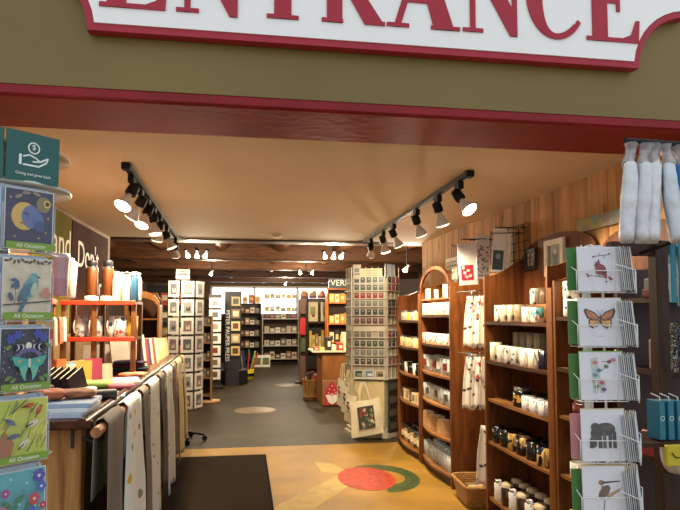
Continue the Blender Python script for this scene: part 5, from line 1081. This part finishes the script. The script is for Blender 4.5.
# wicker basket on the floor
bx, by = at(487, 497, z=.02).x, at(487, 497, z=.02).y
wb = thing('wicker_basket', 'tan rectangular wicker basket on the floor below the tea towels', 'basket', (1.875, 4.70, .0), R(-4))
WK = plain('#a87838', .7, bump=.8, bscale=120, var=.2, vscale=60); mb = MB(); mb.m(WK)
def rr(w_, d_, z, r_=.05, n=6):
    P = []
    for cx_, cy_, a0 in ((w_/2-r_, d_/2-r_, 0), (-w_/2+r_, d_/2-r_, 90), (-w_/2+r_, -d_/2+r_, 180), (w_/2-r_, -d_/2+r_, 270)):
        for i in range(n+1): a = R(a0+90*i/n); P.append((cx_+r_*math.cos(a), cy_+r_*math.sin(a), z))
    return P
for k in range(11): mb.tube(rr(.26+.006*k, .34+.009*k, .012+.014*k), .0085, n=6, closed=True)
slab(mb, [(x, y) for x, y, _ in rr(.25, .33, 0)], .002, .01); mb.build('woven_body', None, wb)
mb = MB(); mb.m(WK).tube(rr(.33, .45, .165), .013, n=8, closed=True); mb.build('rim', None, wb)
mb = MB(); mb.m(WK)
for i, (x, y, z) in enumerate(rr(.29, .39, 0, n=5)): mb.tube([(x*.93, y*.93, .01), (x*1.08, y*1.1, .165)], .005, n=5)
mb.build('woven_stakes', None, wb)
for i in range(5):
    mb = MB(); mb.m(plain(['#b58a50', '#d9c69a', '#a0703a', '#cdb98a', '#8a6a4a'][i], .7, bump=.4)).box((0, 0, .055), (.14, .026, .10), b=.01); mb.m(CREAM).box((0, -.016, .06), (.08, .001, .05)); tag(mb.build('wrapped_soap'), f'small wrapped packet standing in the wicker basket, {ORD[i]} from its near end', 'packet', 'packets in the wicker basket', (1.875, 4.58+.06*i, .012))

# ================================================================== SOUVENIR TOWER (centre)
TY = 7.55; TRZ = R(-20); FRONT = 7.27; TX = at(377, 436, y=FRONT).x; HZ = 2.10
tw = thing('souvenir_tower', 'tall beige pegged tower of small souvenirs with canvas bags hanging below', 'display tower', (TX, TY, 0), TRZ)
WB = plain('#a39a88', .6, bump=.05); LIP = plain('#c2b9a5', .5, var=0)
SEC = [(-.21, -.24), (.21, -.24), (.35, 0), (.21, .24), (-.21, .24), (-.33, 0)]
mb = MB(); slab(mb, [(x*.9, y*.9) for x, y in SEC], .06, HZ-.13); slab(mb, SEC, .70, HZ-.14); slab(mb, SEC, .06, .10); mb.build('column', WB, tw)
mb = MB(); mb.box((0, -.226, .40), (.37, .03, .56), b=.004); mb.build('lower_panel', plain('#c7b483', .6), tw)
mb = MB(); slab(mb, [(x*1.08, y*1.12) for x, y in SEC], .0, .055); mb.build('base', plain('#b3a68c', .5), tw)
def face_T(k):
    """frame of a face: x along it, -y out of it"""
    a, b = Vector(SEC[k]).to_3d(), Vector(SEC[(k+1) % 6]).to_3d(); c = (a+b)/2; ang = math.atan2(b.y-a.y, b.x-a.x)
    return Matrix.Translation(c) @ Matrix.Rotation(ang, 4, 'Z'), (b-a).length, ang
def on_face(k, dx, out, z):
    T, l, ang = face_T(k); p = T @ Vector((dx, -out, z)); q = Matrix.Rotation(TRZ, 4, 'Z') @ p
    return (TX+q.x, TY+q.y, z), ang+TRZ
ROWS = [1.895, 1.80, 1.70, 1.60, 1.495, 1.385, 1.22, 1.105, .995, .885]
for k in (0, 1, 5):
    T, l, ang = face_T(k); mb = MB(); mb.xf = T; mb.m(LIP)
    for z in ROWS+[.715]:
        mb.box((0, -.014, z-.003), (l-.03, .024, .005)); mb.box((0, -.0265, z+.001), (l-.03, .002, .009))
    n = 5 if k == 0 else 3
    for q in range(n+1): mb.box((-l/2+.015+(l-.03)*q/n, -.006, 1.4), (.004, .01, 1.4))
    mb.box((0, -.004, 1.335), (l-.02, .006, .07)); mb.build('pocket_grid', None, tw)
T, l, ang = face_T(0); TH = T @ Matrix.Translation((0, 0, HZ-.14))
mb = MB(); mb.xf = TH; mb.m(plain('#b9a988', .6)).box((.03, .0, .06), (.27, .008, .12)); mb.m(plain('#8a6a50', .5))
for q in range(3): mb.box((.03, -.005, .03+.03*q), (.2-.03*q, .001, .008))
mb.build('header_card', None, tw)
mb = MB(); mb.xf = TH; mb.m(plain('#a8a294', .6)).box((-.15, -.02, .08), (.10, .01, .18)); mb.m(plain('#6a6a62', .5)).box((-.15, -.0255, .10), (.06, .001, .05)); mb.box((-.15, -.0255, .05), (.07, .001, .02)); mb.build('header_card', None, tw)
T1, l1, a1 = face_T(1); mb = MB(); mb.xf = T1 @ Matrix.Translation((-.05, 0, HZ-.14)); mb.m(plain('#a9bccb', .5)).box((-.0, .0, .09), (.2, .01, .17)); mb.m(DARK).box((-.085, 0, .1), (.015, .014, .21)); mb.build('header_card', None, tw)
sc = ['#3d4743', '#46504a', '#7d2a28', '#6d7066', '#37423f', '#5a3a40', '#6d6a60', '#3a4636', '#6e6e6a', '#44403a']
def souv(c, w_=.066, h_=.084):
    def f():
        mb = MB(); mb.m(plain('#bdb6a6', .5)).box((0, 0, h_/2), (w_, .004, h_), b=.001); mb.m(plain(c, .4)).box((0, -.0025, h_*.48), (w_*.86, .001, h_*.86)); mb.m(plain('#a8a294', .4)).box((.0, -.0032, h_*.62), (w_*.24, .0006, h_*.14)); return mb.build('souvenir_magnet')
    return f
for j, z in enumerate(ROWS):
    for q in range(5):
        if j == 6 and q == 3: continue
        loc, rz = on_face(0, -.152+.076*q, .012, z); put(f'sv{j}', souv(sc[j]), f'small souvenir magnet on the tower front, {ORD[j]} row down, {ORD[q]} across', 'magnet', loc, rz, 'souvenir magnets on the tower')
    for q in range(3):
        if j in (2, 5, 8): continue
        loc, rz = on_face(1, -.08+.08*q, .012, z); put(f'svr{(j+q) % 4}', souv(['#2a2a30', '#7a4a4a', '#9a2f3f', '#4a4a52'][(j+q) % 4],   .066, .09), f'souvenir on the side of the tower facing the bookcases, {ORD[j]} row, {ORD[q]} across', 'magnet', loc, rz, 'souvenir magnets on the tower side')
for q, dx in enumerate((-.13, 0, .13)):
    loc, rz = on_face(0, dx, .012, .715); mb = MB(); mb.m(plain('#c8c2b2', .5)).box((0, 0, .055), (.115, .004, .1)); mb.m(plain(['#3a4a3a', '#6a7a9a', '#8a7a5a'][q], .5)).box((0, -.0025, .06), (.09, .001, .075)); mb.m(plain(['#7a8a7a', '#c9d0d8', '#4a3f2f'][q], .5)).box((.01, -.0033, .05), (.06, .0006, .03)); tag(mb.build('photo_card'), f'photo card in the lowest pocket row of the tower, {ORD[q]} across', 'card', None, loc, rz)
# canvas tote bags
def tote(w_, h_, art):
    def f():
        r = empty('tote_bag'); n, m_ = 14, 12; vs = []
        for side in (-1, 1):
            for j in range(m_+1):
                t = j/m_
                for i in range(n+1):
                    u = i/n; b = math.sin(math.pi*u)**.5*math.sin(math.pi*min(1, .15+t*.8))*.03
                    vs.append(((u-.5)*w_*(1-.06*(1-t))+.008*math.sin(t*5), side*(b+.001)-(0), h_*(1-t)+.01*math.sin(u*8)*(1-t)*.5))
        k = (m_+1)*(n+1); fs = []
        for j in range(m_):
            for i in range(n): a = j*(n+1)+i; fs.append((a, a+1, a+n+2, a+n+1)[::-1]); b = a+k; fs.append((b, b+1, b+n+2, b+n+1))
        mb = MB(); mb.m(plain('#ded3b2', .9, bump=.3, bscale=200)).add(vs, fs, True)
        mb.build('canvas_body', None, r)
        mb = MB(); A = Art(mb, w_*.5, h_*.62, -.01, h_*.22, -.036); art(A); mb.build('printed_panel', None, r)
        for sg in (-1, 1):
            mb = MB(); mb.m(plain('#d3c6a2', .9)); P = [(-w_*.17, h_-.02), (-w_*.12, h_+.12), (-w_*.02, h_+.21), (w_*.04, h_+.21), (w_*.12, h_+.12), (w_*.17, h_-.02)]
            for i in range(5):
                a, b = P[i], P[i+1]; mb.add([(a[0]-.014, sg*.012, a[1]), (a[0]+.014, sg*.012, a[1]), (b[0]+.014, sg*.012, b[1]), (b[0]-.014, sg*.012, b[1])], [(0, 1, 2, 3)])
            thick(mb.build('strap', None, r), .003, 0)
        return r
    return f
def art_tote(A):
    A.poly([(0, 0), (1, 0), (1, 1), (0, 1)], plain('#3a3f33', .7)); rnd = random.Random(8)
    for i in range(22): A.ell(rnd.uniform(.12, .88), rnd.uniform(.08, .92), .12, .06, plain(['#8a3a34', '#7a8a6a', '#c9b59a', '#4f5a4a'][i % 4], .7), rnd.uniform(0, 180), n=8)
def art_tote2(A):
    for x, y, c in ((.5, .8, '#2f2f35'), (.4, .6, '#7a2f34'), (.6, .5, '#3a4a5a'), (.5, .3, '#b5a58a')): A.ell(x, y, .2, .08, plain(c, .7))
p = at(369, 440, y=7.08); put('tote1', tote(.40, .42, art_tote), 'large cream canvas tote with dark floral panel hanging at the tower front', 'tote bag', (p.x, 7.10, .07), R(4), tilt=(0, R(-7)))
for i, (px, y, zb, rz, t_) in enumerate(((341, 7.62, .34, R(-75), 6), (346, 7.42, .28, R(-72), 7), (350, 7.24, .20, R(-68), 5))):
    p = at(px, 420, y=y); put('tote%d' % (i+2), tote(.26, .34, art_tote2), f'folded cream tote hanging on the aisle side of the tower, {ORD[i]} from its back', 'tote bag', (p.x, y, zb), rz, tilt=(0, R(t_)))
for i, (k, dx) in enumerate(((0, -.02), (5, -.1), (5, .05))):
    T, l, ang = face_T(k); mb = MB(); mb.xf = T @ Matrix.Translation((dx, 0, .685)); mb.m(CHROME).tube([(0, 0, 0), (0, -.07, 0), (0, -.075, .012)], .004, n=6); mb.build('bag_hook', None, tw)
for j in range(4):
    loc, rz = on_face(1, -.02, .02, .06+.16*j); mb = MB(); mb.m(plain('#2b2724', .5)).box((0, 0, .07), (.20, .02, .14), b=.003); mb.m(plain('#574f42', .5)).box((0, -.0105, .08), (.18, .001, .08)); tag(mb.build('dark_booklet'), f'dark booklet on the lower side of the tower facing the bookcases, {ORD[j]} from the floor', 'booklet', 'dark booklets on the lower tower side', loc, rz)

# ================================================================== SPINNER BY THE COUNTER (mid left)
p = at(183, 400, y=7.45); SX, SY2 = p.x, 7.45
sp = thing('print_spinner', 'dark wire spinner of small framed prints at the far end of the counter', 'card rack', (SX, SY2, 0))
mb = MB(); mb.cyl((0, 0, .06), (0, 0, 1.96), .02, n=12); mb.build('pole', BLKMETAL, sp)
mb = MB()
for k in range(5): a = k*1.257; mb.tube([(0, 0, .12), (.26*math.cos(a), .26*math.sin(a), .07)], .014, n=6); mb.cyl((.26*math.cos(a), .26*math.sin(a)-.01, .03), (.26*math.cos(a), .26*math.sin(a)+.012, .03), .03, n=12)
mb.build('wheeled_base', BLKMETAL, sp)
FR = [plain('#e6ddd0', .5), plain('#d6d1c9', .5)]
def small_print(c1, c2):
    def f():
        mb = MB(); mb.m(plain('#d9d5cd', .4)).box((0, 0, .095), (.145, .008, .19), b=.001); mb.m(plain(c1, .5)).box((0, -.0045, .095), (.092, .001, .125)); mb.m(plain(c2, .5)).box((.005, -.0055, .08), (.045, .001, .05)); mb.m(plain(c1, .5)).box((0, -.0062, .10), (.018, .0008, .03)); return mb.build('mounted_print')
    return f
CC = [('#6a6a66', '#b8b2a6'), ('#8d8a85', '#3f3f42'), ('#7a6660', '#c8b0a0'), ('#55555a', '#a8a39a')]
mb = MB(); mb.m(BLKMETAL)
for j in range(8):
    z = 1.90-.217*j
    mb.tube([(.2*math.cos(a*math.pi/12), .2*math.sin(a*math.pi/12), z) for a in range(24)], .005, n=5, closed=True)
for k in range(8): a = R(-90+45*k-22.5); mb.tube([(.2*math.cos(a), .2*math.sin(a), .38), (.2*math.cos(a), .2*math.sin(a), 1.92)], .005, n=5)
mb.build('wire_frame', None, sp)
for j in range(7):
    for k in (-1, 0, 1, 2):
        a = R(-75+44*k); z = 1.915-.217*(j+1)+.012
        put(f'mp{(j+k) % 4}', small_print(*CC[(j+k) % 4]), f'small mounted print on the wire spinner, {ORD[j]} row down, {ORD[k+1]} column toward the aisle', 'print', (SX+.218*math.cos(a), SY2+.218*math.sin(a), z), a+R(90), 'mounted prints on the wire spinner')
mb = MB(); mb.m(plain('#cdbfa6', .5)).box((0, 0, .06), (.16, .01, .12)); mb.m(DARK).box((0, -.006, .06), (.11, .001, .02)); mb.m(DARK).box((0, -.006, .09), (.07, .001, .012)); mb.m(BLKMETAL).cyl((0, .0, -.05), (0, 0, 0), .004, n=6); o = mb.build('top_sign', None, sp); o.location = (-.02, -.05, 1.93)

# ================================================================== BACK SHOP
def unit(name, label, x0, x1, y, d_, h, shelves, mat, cat='shelf', back=True, t_=.025):
    t = thing(name, label, cat, ((x0+x1)/2, y, 0)); w_ = x1-x0
    for s_ in (-1, 1): mb = MB(); mb.box((s_*(w_/2-t_/2), d_/2, h/2), (t_, d_, h), b=.003); mb.build('side_panel', mat, t)
    for z in shelves: mb = MB(); mb.box((0, d_/2, z), (w_-2*t_, d_, .022)); mb.build('shelf', mat, t)
    if back: mb = MB(); mb.box((0, d_-.008, h/2), (w_, .012, h)); mb.build('back_panel', DKV if mat is not DKV else DARK, t)
    return t
def px_x(px, y): return at(px, 350, y=y).x
def px_z(px, py, y): return at(px, py, y=y).z
def fill(x0, x1, y, z, n, cols, label, cat, group, name, hmax=.2, dep=.14, seed=0):
    rnd = random.Random(seed); w_ = (x1-x0)/n
    for i in range(n):
        c = cols[i % len(cols)]; h = hmax*rnd.uniform(.6, 1); mb = MB(); mb.m(plain(c, .6)).box((0, dep/2, h/2), (w_*.86, dep, h), b=.003); mb.m(plain(cols[(i+1) % len(cols)], .6)).box((0, -.0006, h*.55), (w_*.5, .001, h*.35))
        tag(mb.build(name), f'{label}, {ORD[i]} along', cat, group, (x0+w_*(i+.5), y, z+.0))
# wooden corner rack behind the spinner
y = 10.6; x0, x1 = px_x(201, y), px_x(212, y)
t = unit('wooden_rack', 'narrow brown wooden rack on a pale oval foot behind the wire spinner', x0, x1, y, .3, px_z(206, 316, y), [.12, .42, .72, 1.02, 1.32], wood('#6a4a2a', '#8d673e', (20, 20, 2), .5), 'rack')
mb = MB(); mb.lathe([(0, 0), (.26, 0), (.26, .035), (0, .04)], n=30); o = mb.build('oval_foot', plain('#b98f58', .5), t); o.location = (.03, .1, 0); o.scale = (.8, .6, 1)
for j, z in enumerate((.431, .731, 1.031, 1.331)): fill(x0+.03, x1-.03, y+.02, z, 2, ['#6a5a44', '#3f382c', '#8a7558'], f'small dark carton on the narrow wooden rack, {ORD[j]} shelf up', 'box', 'cartons on the narrow wooden rack', 'small_carton', .16, seed=j)
# black booklet tower and column of white cards
y = 13.3; x0, x1 = px_x(221, y), px_x(244, y); xm = (x0+x1)/2
bt = thing('booklet_tower', 'black four-sided booklet tower with white vertical lettering in the back shop', 'display tower', (xm, y+.2, 0))
BM = plain('#17161a', .5); ht = px_z(230, 291, y)
mb = MB(); mb.lathe([(0, 0), (.36, 0), (.36, .30), (.2, .32), (0, .32)], n=8, smooth=False, a0=R(22.5)); mb.build('base', BM, bt)
mb = MB(); mb.box((0, 0, .3+(ht-.3)/2), (.36, .3, ht-.3), b=.01); mb.build('column', BM, bt)
mb = MB(); mb.m(plain('#e6e2d8', .5)); T = Matrix.Translation((-.115, -.155, 1.05)) @ Matrix.Rotation(R(90), 4, 'Y'); mb.text('PETER PAUPER PRESS', .12, (0, 0, 0), xf=T, ext=.001); mb.build('lettering', None, bt)
for j in range(5):
    for q in range(1):
        z = .62+.27*j
        mb = MB(); mb.m(plain(['#c9a35a', '#a98a62', '#d6c08a', '#7a5a3a', '#b59a6a'][j], .5)).box((0, 0, .1), (.19, .03, .2), b=.003); mb.m(plain(['#4a3a2a', '#d8c8a0', '#6a2f24', '#e0d0a8', '#3a4a44'][j], .5)).box((0, -.0155, .1), (.12, .001, .12)); tag(mb.build('gift_booklet'), f'gift booklet on the black lettered tower, {ORD[j]} from its base', 'booklet', 'gift booklets on the black lettered tower', (xm+.06, y+.03, z))
        mb = MB(); mb.m(BM).box((xm+.06-xm, -.185, z-.012), (.2, .05, .02)); mb.build('booklet_ledge', None, bt)
y = 12.6; xa, xb = px_x(208, y), px_x(221, y); xm2 = (xa+xb)/2
ws_ = thing('card_strip_stand', 'slim dark stand with a column of white picture cards beside the black tower', 'card rack', (xm2, y+.06, 0)); mb = MB(); mb.box((0, .06, .98), (xb-xa, .04, 1.9)); mb.m(DARK).box((0, .06, .03), (.34, .3, .06), b=.01); mb.build('stand', BM, ws_)
for j in range(7):
    z = .18+.245*j; mb = MB(); mb.m(WHITE).box((0, 0, .1), (.24, .006, .205)); mb.m(plain(['#6a5a44', '#7a6a5a', '#8a3f2a', '#6d6253', '#9a8a6a', '#5a5a52', '#777777'][j], .5)).box((0, -.004, .1), (.12, .001, .11)); tag(mb.build('picture_card'), f'white picture card in the column beside the black tower, {ORD[j]} from the bottom', 'card', 'white picture cards on the slim dark stand', (xm2, y+.075, z))
# bin of gift wrap rolls and umbrellas
y = 14.2; xc = px_x(247, y); bn = thing('wrap_bin', 'yellow and black bin of colourful rolls beside the black tower', 'bin', (xc, y, 0)); mb = MB(); mb.m(plain('#d9c32a', .5)).lathe([(0, 0), (.15, 0), (.17, .25), (.165, .25), (.145, .01)], n=20); mb.m(BLACK).lathe([(.171, .09), (.174, .16)], n=20); mb.build('bin_body', None, bn)
for i, c in enumerate(('#c8402e', '#e6e0d0', '#3f7a4a', '#d98a2e', '#f0ece0', '#2f4f7a', '#c23a5a', '#8db04a')):
    a = i*.785; mb = MB(); mb.m(plain(c, .5)).cyl((.05*math.cos(a), .05*math.sin(a), .02), (.20*math.cos(a)+.05, .12*math.sin(a), .62+.04*(i % 3)), .022, n=8); tag(mb.build('wrap_roll'), f'{["red", "cream", "green", "orange", "white", "blue", "pink", "lime"][i]} roll leaning in the yellow and black bin', 'roll', 'colourful rolls in the yellow bin', (xc, y, 0))
# far shelf units before the window
y = 18.6
x0, x1 = px_x(228, y), px_x(261, y)
unit('dark_bookshelf', 'dark open shelf unit of books before the bright window', x0, x1, y, .4, px_z(250, 303, y), [.12, .5, .85, 1.2, 1.55], DKV, 'bookshelf')
for j, z in enumerate((.512, .862, 1.212, 1.562)): fill(x0+.05, x1-.05, y+.05, z, 6, ['#8a7a6a', '#c9bda8', '#5a4034', '#b08a6a', '#e0d6c2', '#6a6a62'], f'book on the dark far bookshelf, {ORD[j]} shelf up', 'book', 'books on the dark far bookshelf', 'stacked_book', .2, seed=20+j)
x0, x1 = px_x(262, y), px_x(299, y)
unit('white_shelf_unit', 'white framed open shelf unit of craft goods before the bright window', x0, x1, y, .4, px_z(280, 289, y), [.15, .55, .95, 1.38, 1.62, 2.02], plain('#b9b3a6', .6), 'shelf', back=False)
mb = MB(); mb.box(((x0+x1)/2, y+.42, .7), (x1-x0, .02, 1.36)); tag(mb.build('backing_panel', DKV), 'dark panel standing behind the white shelf unit', 'panel')
for j, z in enumerate((.162, .562, .962, 1.392, 1.632, 2.032)): fill(x0+.06, x1-.06, y+.06, z, 6, [['#8a6a5a', '#c0b09a', '#5a4a40', '#d6c8b0'], ['#b9ada0', '#8d8378', '#cfc6b8', '#6a6058'], ['#b5a58f', '#a59a8a', '#d9cfc0', '#8a7f74'], ['#3a4a34', '#8a3a3a', '#6f7f8a', '#c9b78a'], ['#d9c23a', '#7a8a9a', '#e3dccb', '#5a6a8a'], ['#d9a23a', '#c9b58a', '#8a8a92', '#e6ddcc']][j], f'item on the white shelf unit, {ORD[j]} shelf up', 'box', 'goods on the white shelf unit', 'craft_box', .22 if j < 3 else .17, seed=40+j)
fill(px_x(228, y)+.02, px_x(261, y)-.02, y+.1, px_z(250, 303, y)+.0, 5, ['#d9b25a', '#c98a5a', '#e6d39a', '#b5603a'], 'bright box on top of the dark far bookshelf', 'box', 'bright boxes on the dark far bookshelf', 'display_box', .28, seed=60)
for i, px in enumerate((257.5, 266)):
    x = px_x(px, 17.6); t = thing('calendar_box', f'white boxed green print on the floor by the far shelves, {ORD[i]} from the bin', 'box', (x, 17.6, 0)); mb = MB(); mb.m(WHITE).box((0, 0, .17), (.24, .12, .34), b=.004); mb.build('carton', None, t); mb = MB(); mb.m(plain('#5d7a45', .5)).box((0, -.061, .17), (.19, .001, .2)); mb.m(plain('#a8483a', .5)).box((.02, -.0616, .15), (.07, .001, .07)); mb.build('cover_picture', None, t)
# beige post and hanging garments
y = 15.0; x = px_x(300, y); mb = MB(); mb.box((x, y, .95), (.07, .07, 1.9), b=.004); tag(mb.build('wooden_post', wood('#7a5a38', '#a98258', (20, 20, 2), .5)), 'pale slim wooden post at the aisle before the far shelves', 'post')
y = 13.2
for i, (px, py0, py1, c, nm) in enumerate(((304, 318, 335, '#a81f26', 'red cloth bag'), (304, 298, 314, '#5a4038', 'brown cloth bag'), (305, 338, 352, '#46583c', 'dark green cloth bag'), (304, 356, 384, '#6a5244', 'tan cloth bag'))):
    a = at(px, py0, y=y); b = at(px, py1, y=y); h = a.z-b.z; mb = MB(); w_ = .2; mb.m(plain(c, .8, bump=.3)).prism([(-w_*.4, h), (w_*.4, h), (w_*.55, .02), (w_*.3, 0), (-w_*.5, .01)], .06); mb.m(DARK).tube([(-.05, .03, h-.01), (0, .03, h+.07), (.05, .03, h-.01)], .006, n=5); tag(mb.build('cloth_bag'), f'{nm} hanging beside the aisle, {ORD[i]} piece by the pale post', 'bag', None, (b.x, y, b.z))
mb = MB(); xq = px_x(304, y)+.02; mb.m(DKV).box((xq, y+.12, .95), (.16, .06, 1.9), b=.004); mb.box((xq, y+.12, .02), (.4, .3, .04)); 
for z in (1.05, 1.4, 1.85, .6): mb.m(BLKMETAL).tube([(xq, y+.1, z+.1), (xq, y-.02, z+.1)], .006, n=5)
tag(mb.build('bag_stand'), 'dark upright stand from which cloth bags hang by the aisle', 'stand')
# shelf of pale prints and yellow goods with soft hats on top
y = 11.8; x0, x1 = px_x(307, y), px_x(330, y)
unit('print_shelf', 'dark shelf of pale prints and yellow goods topped with soft hats', x0, x1, y, .3, px_z(318, 298, y), [.12, .45, px_z(318, 349, y), px_z(318, 323, y)], DKV, 'shelf')
for i, (c, px) in enumerate((('#c98a72', 305), ('#b9a07a', 313.5), ('#d6a08a', 322), ('#8a6a62', 330.5))):
    r = thing('knit_hat', f'{["coral", "tan", "pink", "mauve"][i]} soft knitted hat on top of the pale print shelf', 'hat', (px_x(px, y), y+.13, px_z(318, 298, y))); mb = MB(); mb.m(plain(c, .9, bump=.5, bscale=80)).lathe([(.078, .03), (.08, .07), (.065, .13), (.03, .165), (0, .17)], n=18); mb.build('crown', None, r); mb = MB(); mb.lathe([(.07, 0), (.08, .004), (.082, .035), (.078, .04)], n=18); mb.build('cuff', plain('#8d5a4a', .9), r)
for i, (px, w_) in enumerate(((313, .2), (325, .16))):
    zb = px_z(318, 322, y)+.012; h = px_z(318, 302, y)-zb; mb = MB(); mb.m(plain('#e9dcae', .5)).box((0, 0, h/2), (w_, .012, h)); mb.m(plain('#9aa05a', .5)).box((0, -.0065, h*.55), (w_*.5, .001, h*.4)); mb.m(plain('#8a5a2a', .5)).box((.01, -.0072, h*.3), (w_*.3, .001, h*.15)); tag(mb.build('pale_print'), f'{("wider", "narrower")[i]} pale yellow print standing on the print shelf', 'print', None, (px_x(px, y), y+.05, zb))
zb = px_z(318, 349, y)+.012
fill(x0+.04, x1-.04, y+.03, zb, 6, ['#e0b848', '#ecd68a', '#c98a34', '#e9dcae'], 'yellow packet on the middle of the print shelf', 'packet', 'yellow packets on the print shelf', 'yellow_packet', .36, seed=70)
# orange framed shelf with Vermont sign
y = 10.9; x0, x1 = px_x(327, y), px_x(353, y); ORW = wood('#b5561c', '#d9822e', (20, 20, 2), .4); zt = px_z(340, 288, y)
unit('orange_shelf', 'orange wooden shelf of yellow goods below the black lettered sign', x0, x1, y, .3, zt, [.15, .6, 1.0, px_z(340, 346, y), px_z(340, 324, y), px_z(340, 303, y), zt-.02], ORW, 'shelf')
for j, py in enumerate((324, 303)):
    fill(x0+.04, x1-.04, y+.03, px_z(340, py, y)+.012, 4, ['#e9c75a', '#f0e2b0', '#d8a23a', '#ead9a0'], f'yellow jar-like carton on the orange shelf, {("middle", "upper")[j]} shelf', 'carton', 'yellow cartons on the orange shelf', 'yellow_carton', .2, seed=80+j)
fill(x0+.04, x1-.04, y+.03, px_z(340, 346, y)+.012, 4, ['#e9dcae', '#2a2320', '#e0c880', '#3a2c22'], 'cream or dark gift on the lower orange shelf', 'carton', 'gifts on the lower orange shelf', 'gift_carton', .3, seed=83)
a = at(329, 288, y=10.85); b = at(353, 279, y=10.85); t = thing('black_sign', 'black sign with white capital lettering above the orange shelf', 'sign', ((a.x+b.x)/2+.12, 10.9, zt)); mb = MB(); mb.m(BLACK).box((.06, 0, .09), (b.x-a.x+.36, .03, .18), b=.003); mb.build('board', None, t); mb = MB(); mb.m(plain('#efe9dc', .5)).text('VERMONT', .155, (.055, -.0165, .09), ext=.001); mb.m(plain('#efe9dc', .5)); mb.build('lettering', None, t)
# cash desk cabinet
y = 9.9; x0, x1 = px_x(322, y), px_x(362, y); zt = px_z(338, 351, y)
dk = thing('sales_desk', 'brown wooden desk with gnome picture on its front and cluttered pale top', 'desk', ((x0+x1)/2, y, 0)); w_ = x1-x0
mb = MB(); mb.box((0, .35, zt/2-.02), (w_, .7, zt-.04), b=.006); mb.build('body', wood('#6d421f', '#8f5a2c', (20, 20, 2.5), .5), dk)
mb = MB(); mb.box((-.06, .35, zt-.01), (w_+.2, .8, .03), b=.006); mb.build('desktop', plain('#c9b795', .5), dk)
def art_gnome(A):
    A.poly([(0, 0), (1, 0), (1, 1), (0, 1)], plain('#8a5a34', .6)); A.poly([(.08, 0), (.92, 0), (.95, .45), (.05, .45)], plain('#a82a2a', .6)); A.poly([(.05, .42), (.5, 1.0), (.95, .42)], plain('#a82028', .6)); A.ell(.5, .5, .36, .32, plain('#a82028', .6))
    for x, y in ((.35, .65), (.5, .78), (.62, .6), (.3, .5), (.7, .5)): A.ell(x, y, .03, .03, plain('#e6d6cc', .6), n=8)
    A.poly([(.12, .42), (.88, .42), (.7, .12), (.5, .02), (.3, .12)], plain('#e3dccf', .6)); A.ell(.5, .42, .1, .07, plain('#d8a48a', .6)); A.poly([(.14, .0), (.28, .0), (.26, .2), (.16, .2)], plain('#c93a36', .6)); A.poly([(.72, .0), (.86, .0), (.84, .2), (.74, .2)], plain('#c93a36', .6))
a = at(323, 406, y=y); b = at(341, 381, y=y); mb = MB(); A = Art(mb, b.x-a.x, b.z-a.z, 0, 0, 0); A.dy = -.0008
mb.m(WHITE).box((0, .006, (b.z-a.z)/2), (b.x-a.x, .012, b.z-a.z)); art_gnome(A); o = mb.build('gnome_picture'); tag(o, 'painted red hatted gnome board leaning on the sales desk front', 'picture', None, ((a.x+b.x)/2, y-.02, .02))
cl = [('#d8402e', .1, .06), ('#e9c23a', .12, .05), ('#2a2624', .16, .22), ('#e6e0d0', .14, .09), ('#a83a2a', .12, .12), ('#e9dcae', .1, .3), ('#3f5a44', .1, .08), ('#e9cf6a', .2, .04), ('#e8e2d2', .22, .05)]
for i, (c, w2, h) in enumerate(cl):
    x = -w_/2-.08+.1*i; mb = MB(); mb.m(plain(c, .6)).box((0, 0, h/2), (min(w2, .095), .12, h), b=.006); mb.m(CREAM).box((0, -.061, h*.5), (.05, .001, h*.4)); tag(mb.build('counter_box'), f'small {["red", "yellow", "black", "cream", "brick red", "pale yellow", "green", "golden", "white"][i]} box standing on the sales desk', 'box', None, ((x0+x1)/2+x, y+.15+.08*(i % 2), zt+.005), .1*(i % 3))
# slatted basket
y = 10.85; x = px_x(312, y); t = thing('slatted_basket', 'round pale wooden slatted basket on the floor beside the sales desk', 'basket', (x, y, 0)); rr_ = .16
WKB = wood('#8f6436', '#bf9056', (20, 20, 3), .5)
mb = MB()
for i in range(20): a = i*2*math.pi/20; mb.xf = Matrix.Rotation(a, 4, 'Z') @ Matrix.Translation((rr_, 0, .18)); mb.box((0, 0, 0), (.008, .045, .36), rot=(0, R(3), 0))
mb.xf = None; mb.lathe([(0, .01), (rr_-.01, .01)], n=20); mb.build('slatted_wall', WKB, t)
for z in (.05, .33): mb = MB(); mb.lathe([(rr_+.0, z-.02), (rr_+.014, z-.02), (rr_+.014, z+.02), (rr_+.0, z+.02)], n=28); mb.build('hoop', WKB, t)
for i, (c, s_) in enumerate((('#c9a08a', .13), ('#7a3f34', .12), ('#d6c8b0', .11), ('#5a4a44', .12), ('#b55a44', .11))):
    blob('plush_toy', f'{["peach", "dark red", "cream", "brown", "rust"][i]} soft toy heaped in the slatted basket', 'soft toy', (x+.07*math.cos(i*1.3), y+.07*math.sin(i*1.3), .30+.05*(i % 2)), (s_, s_, s_*1.1), plain(c, .9, bump=.5), seed=30+i)
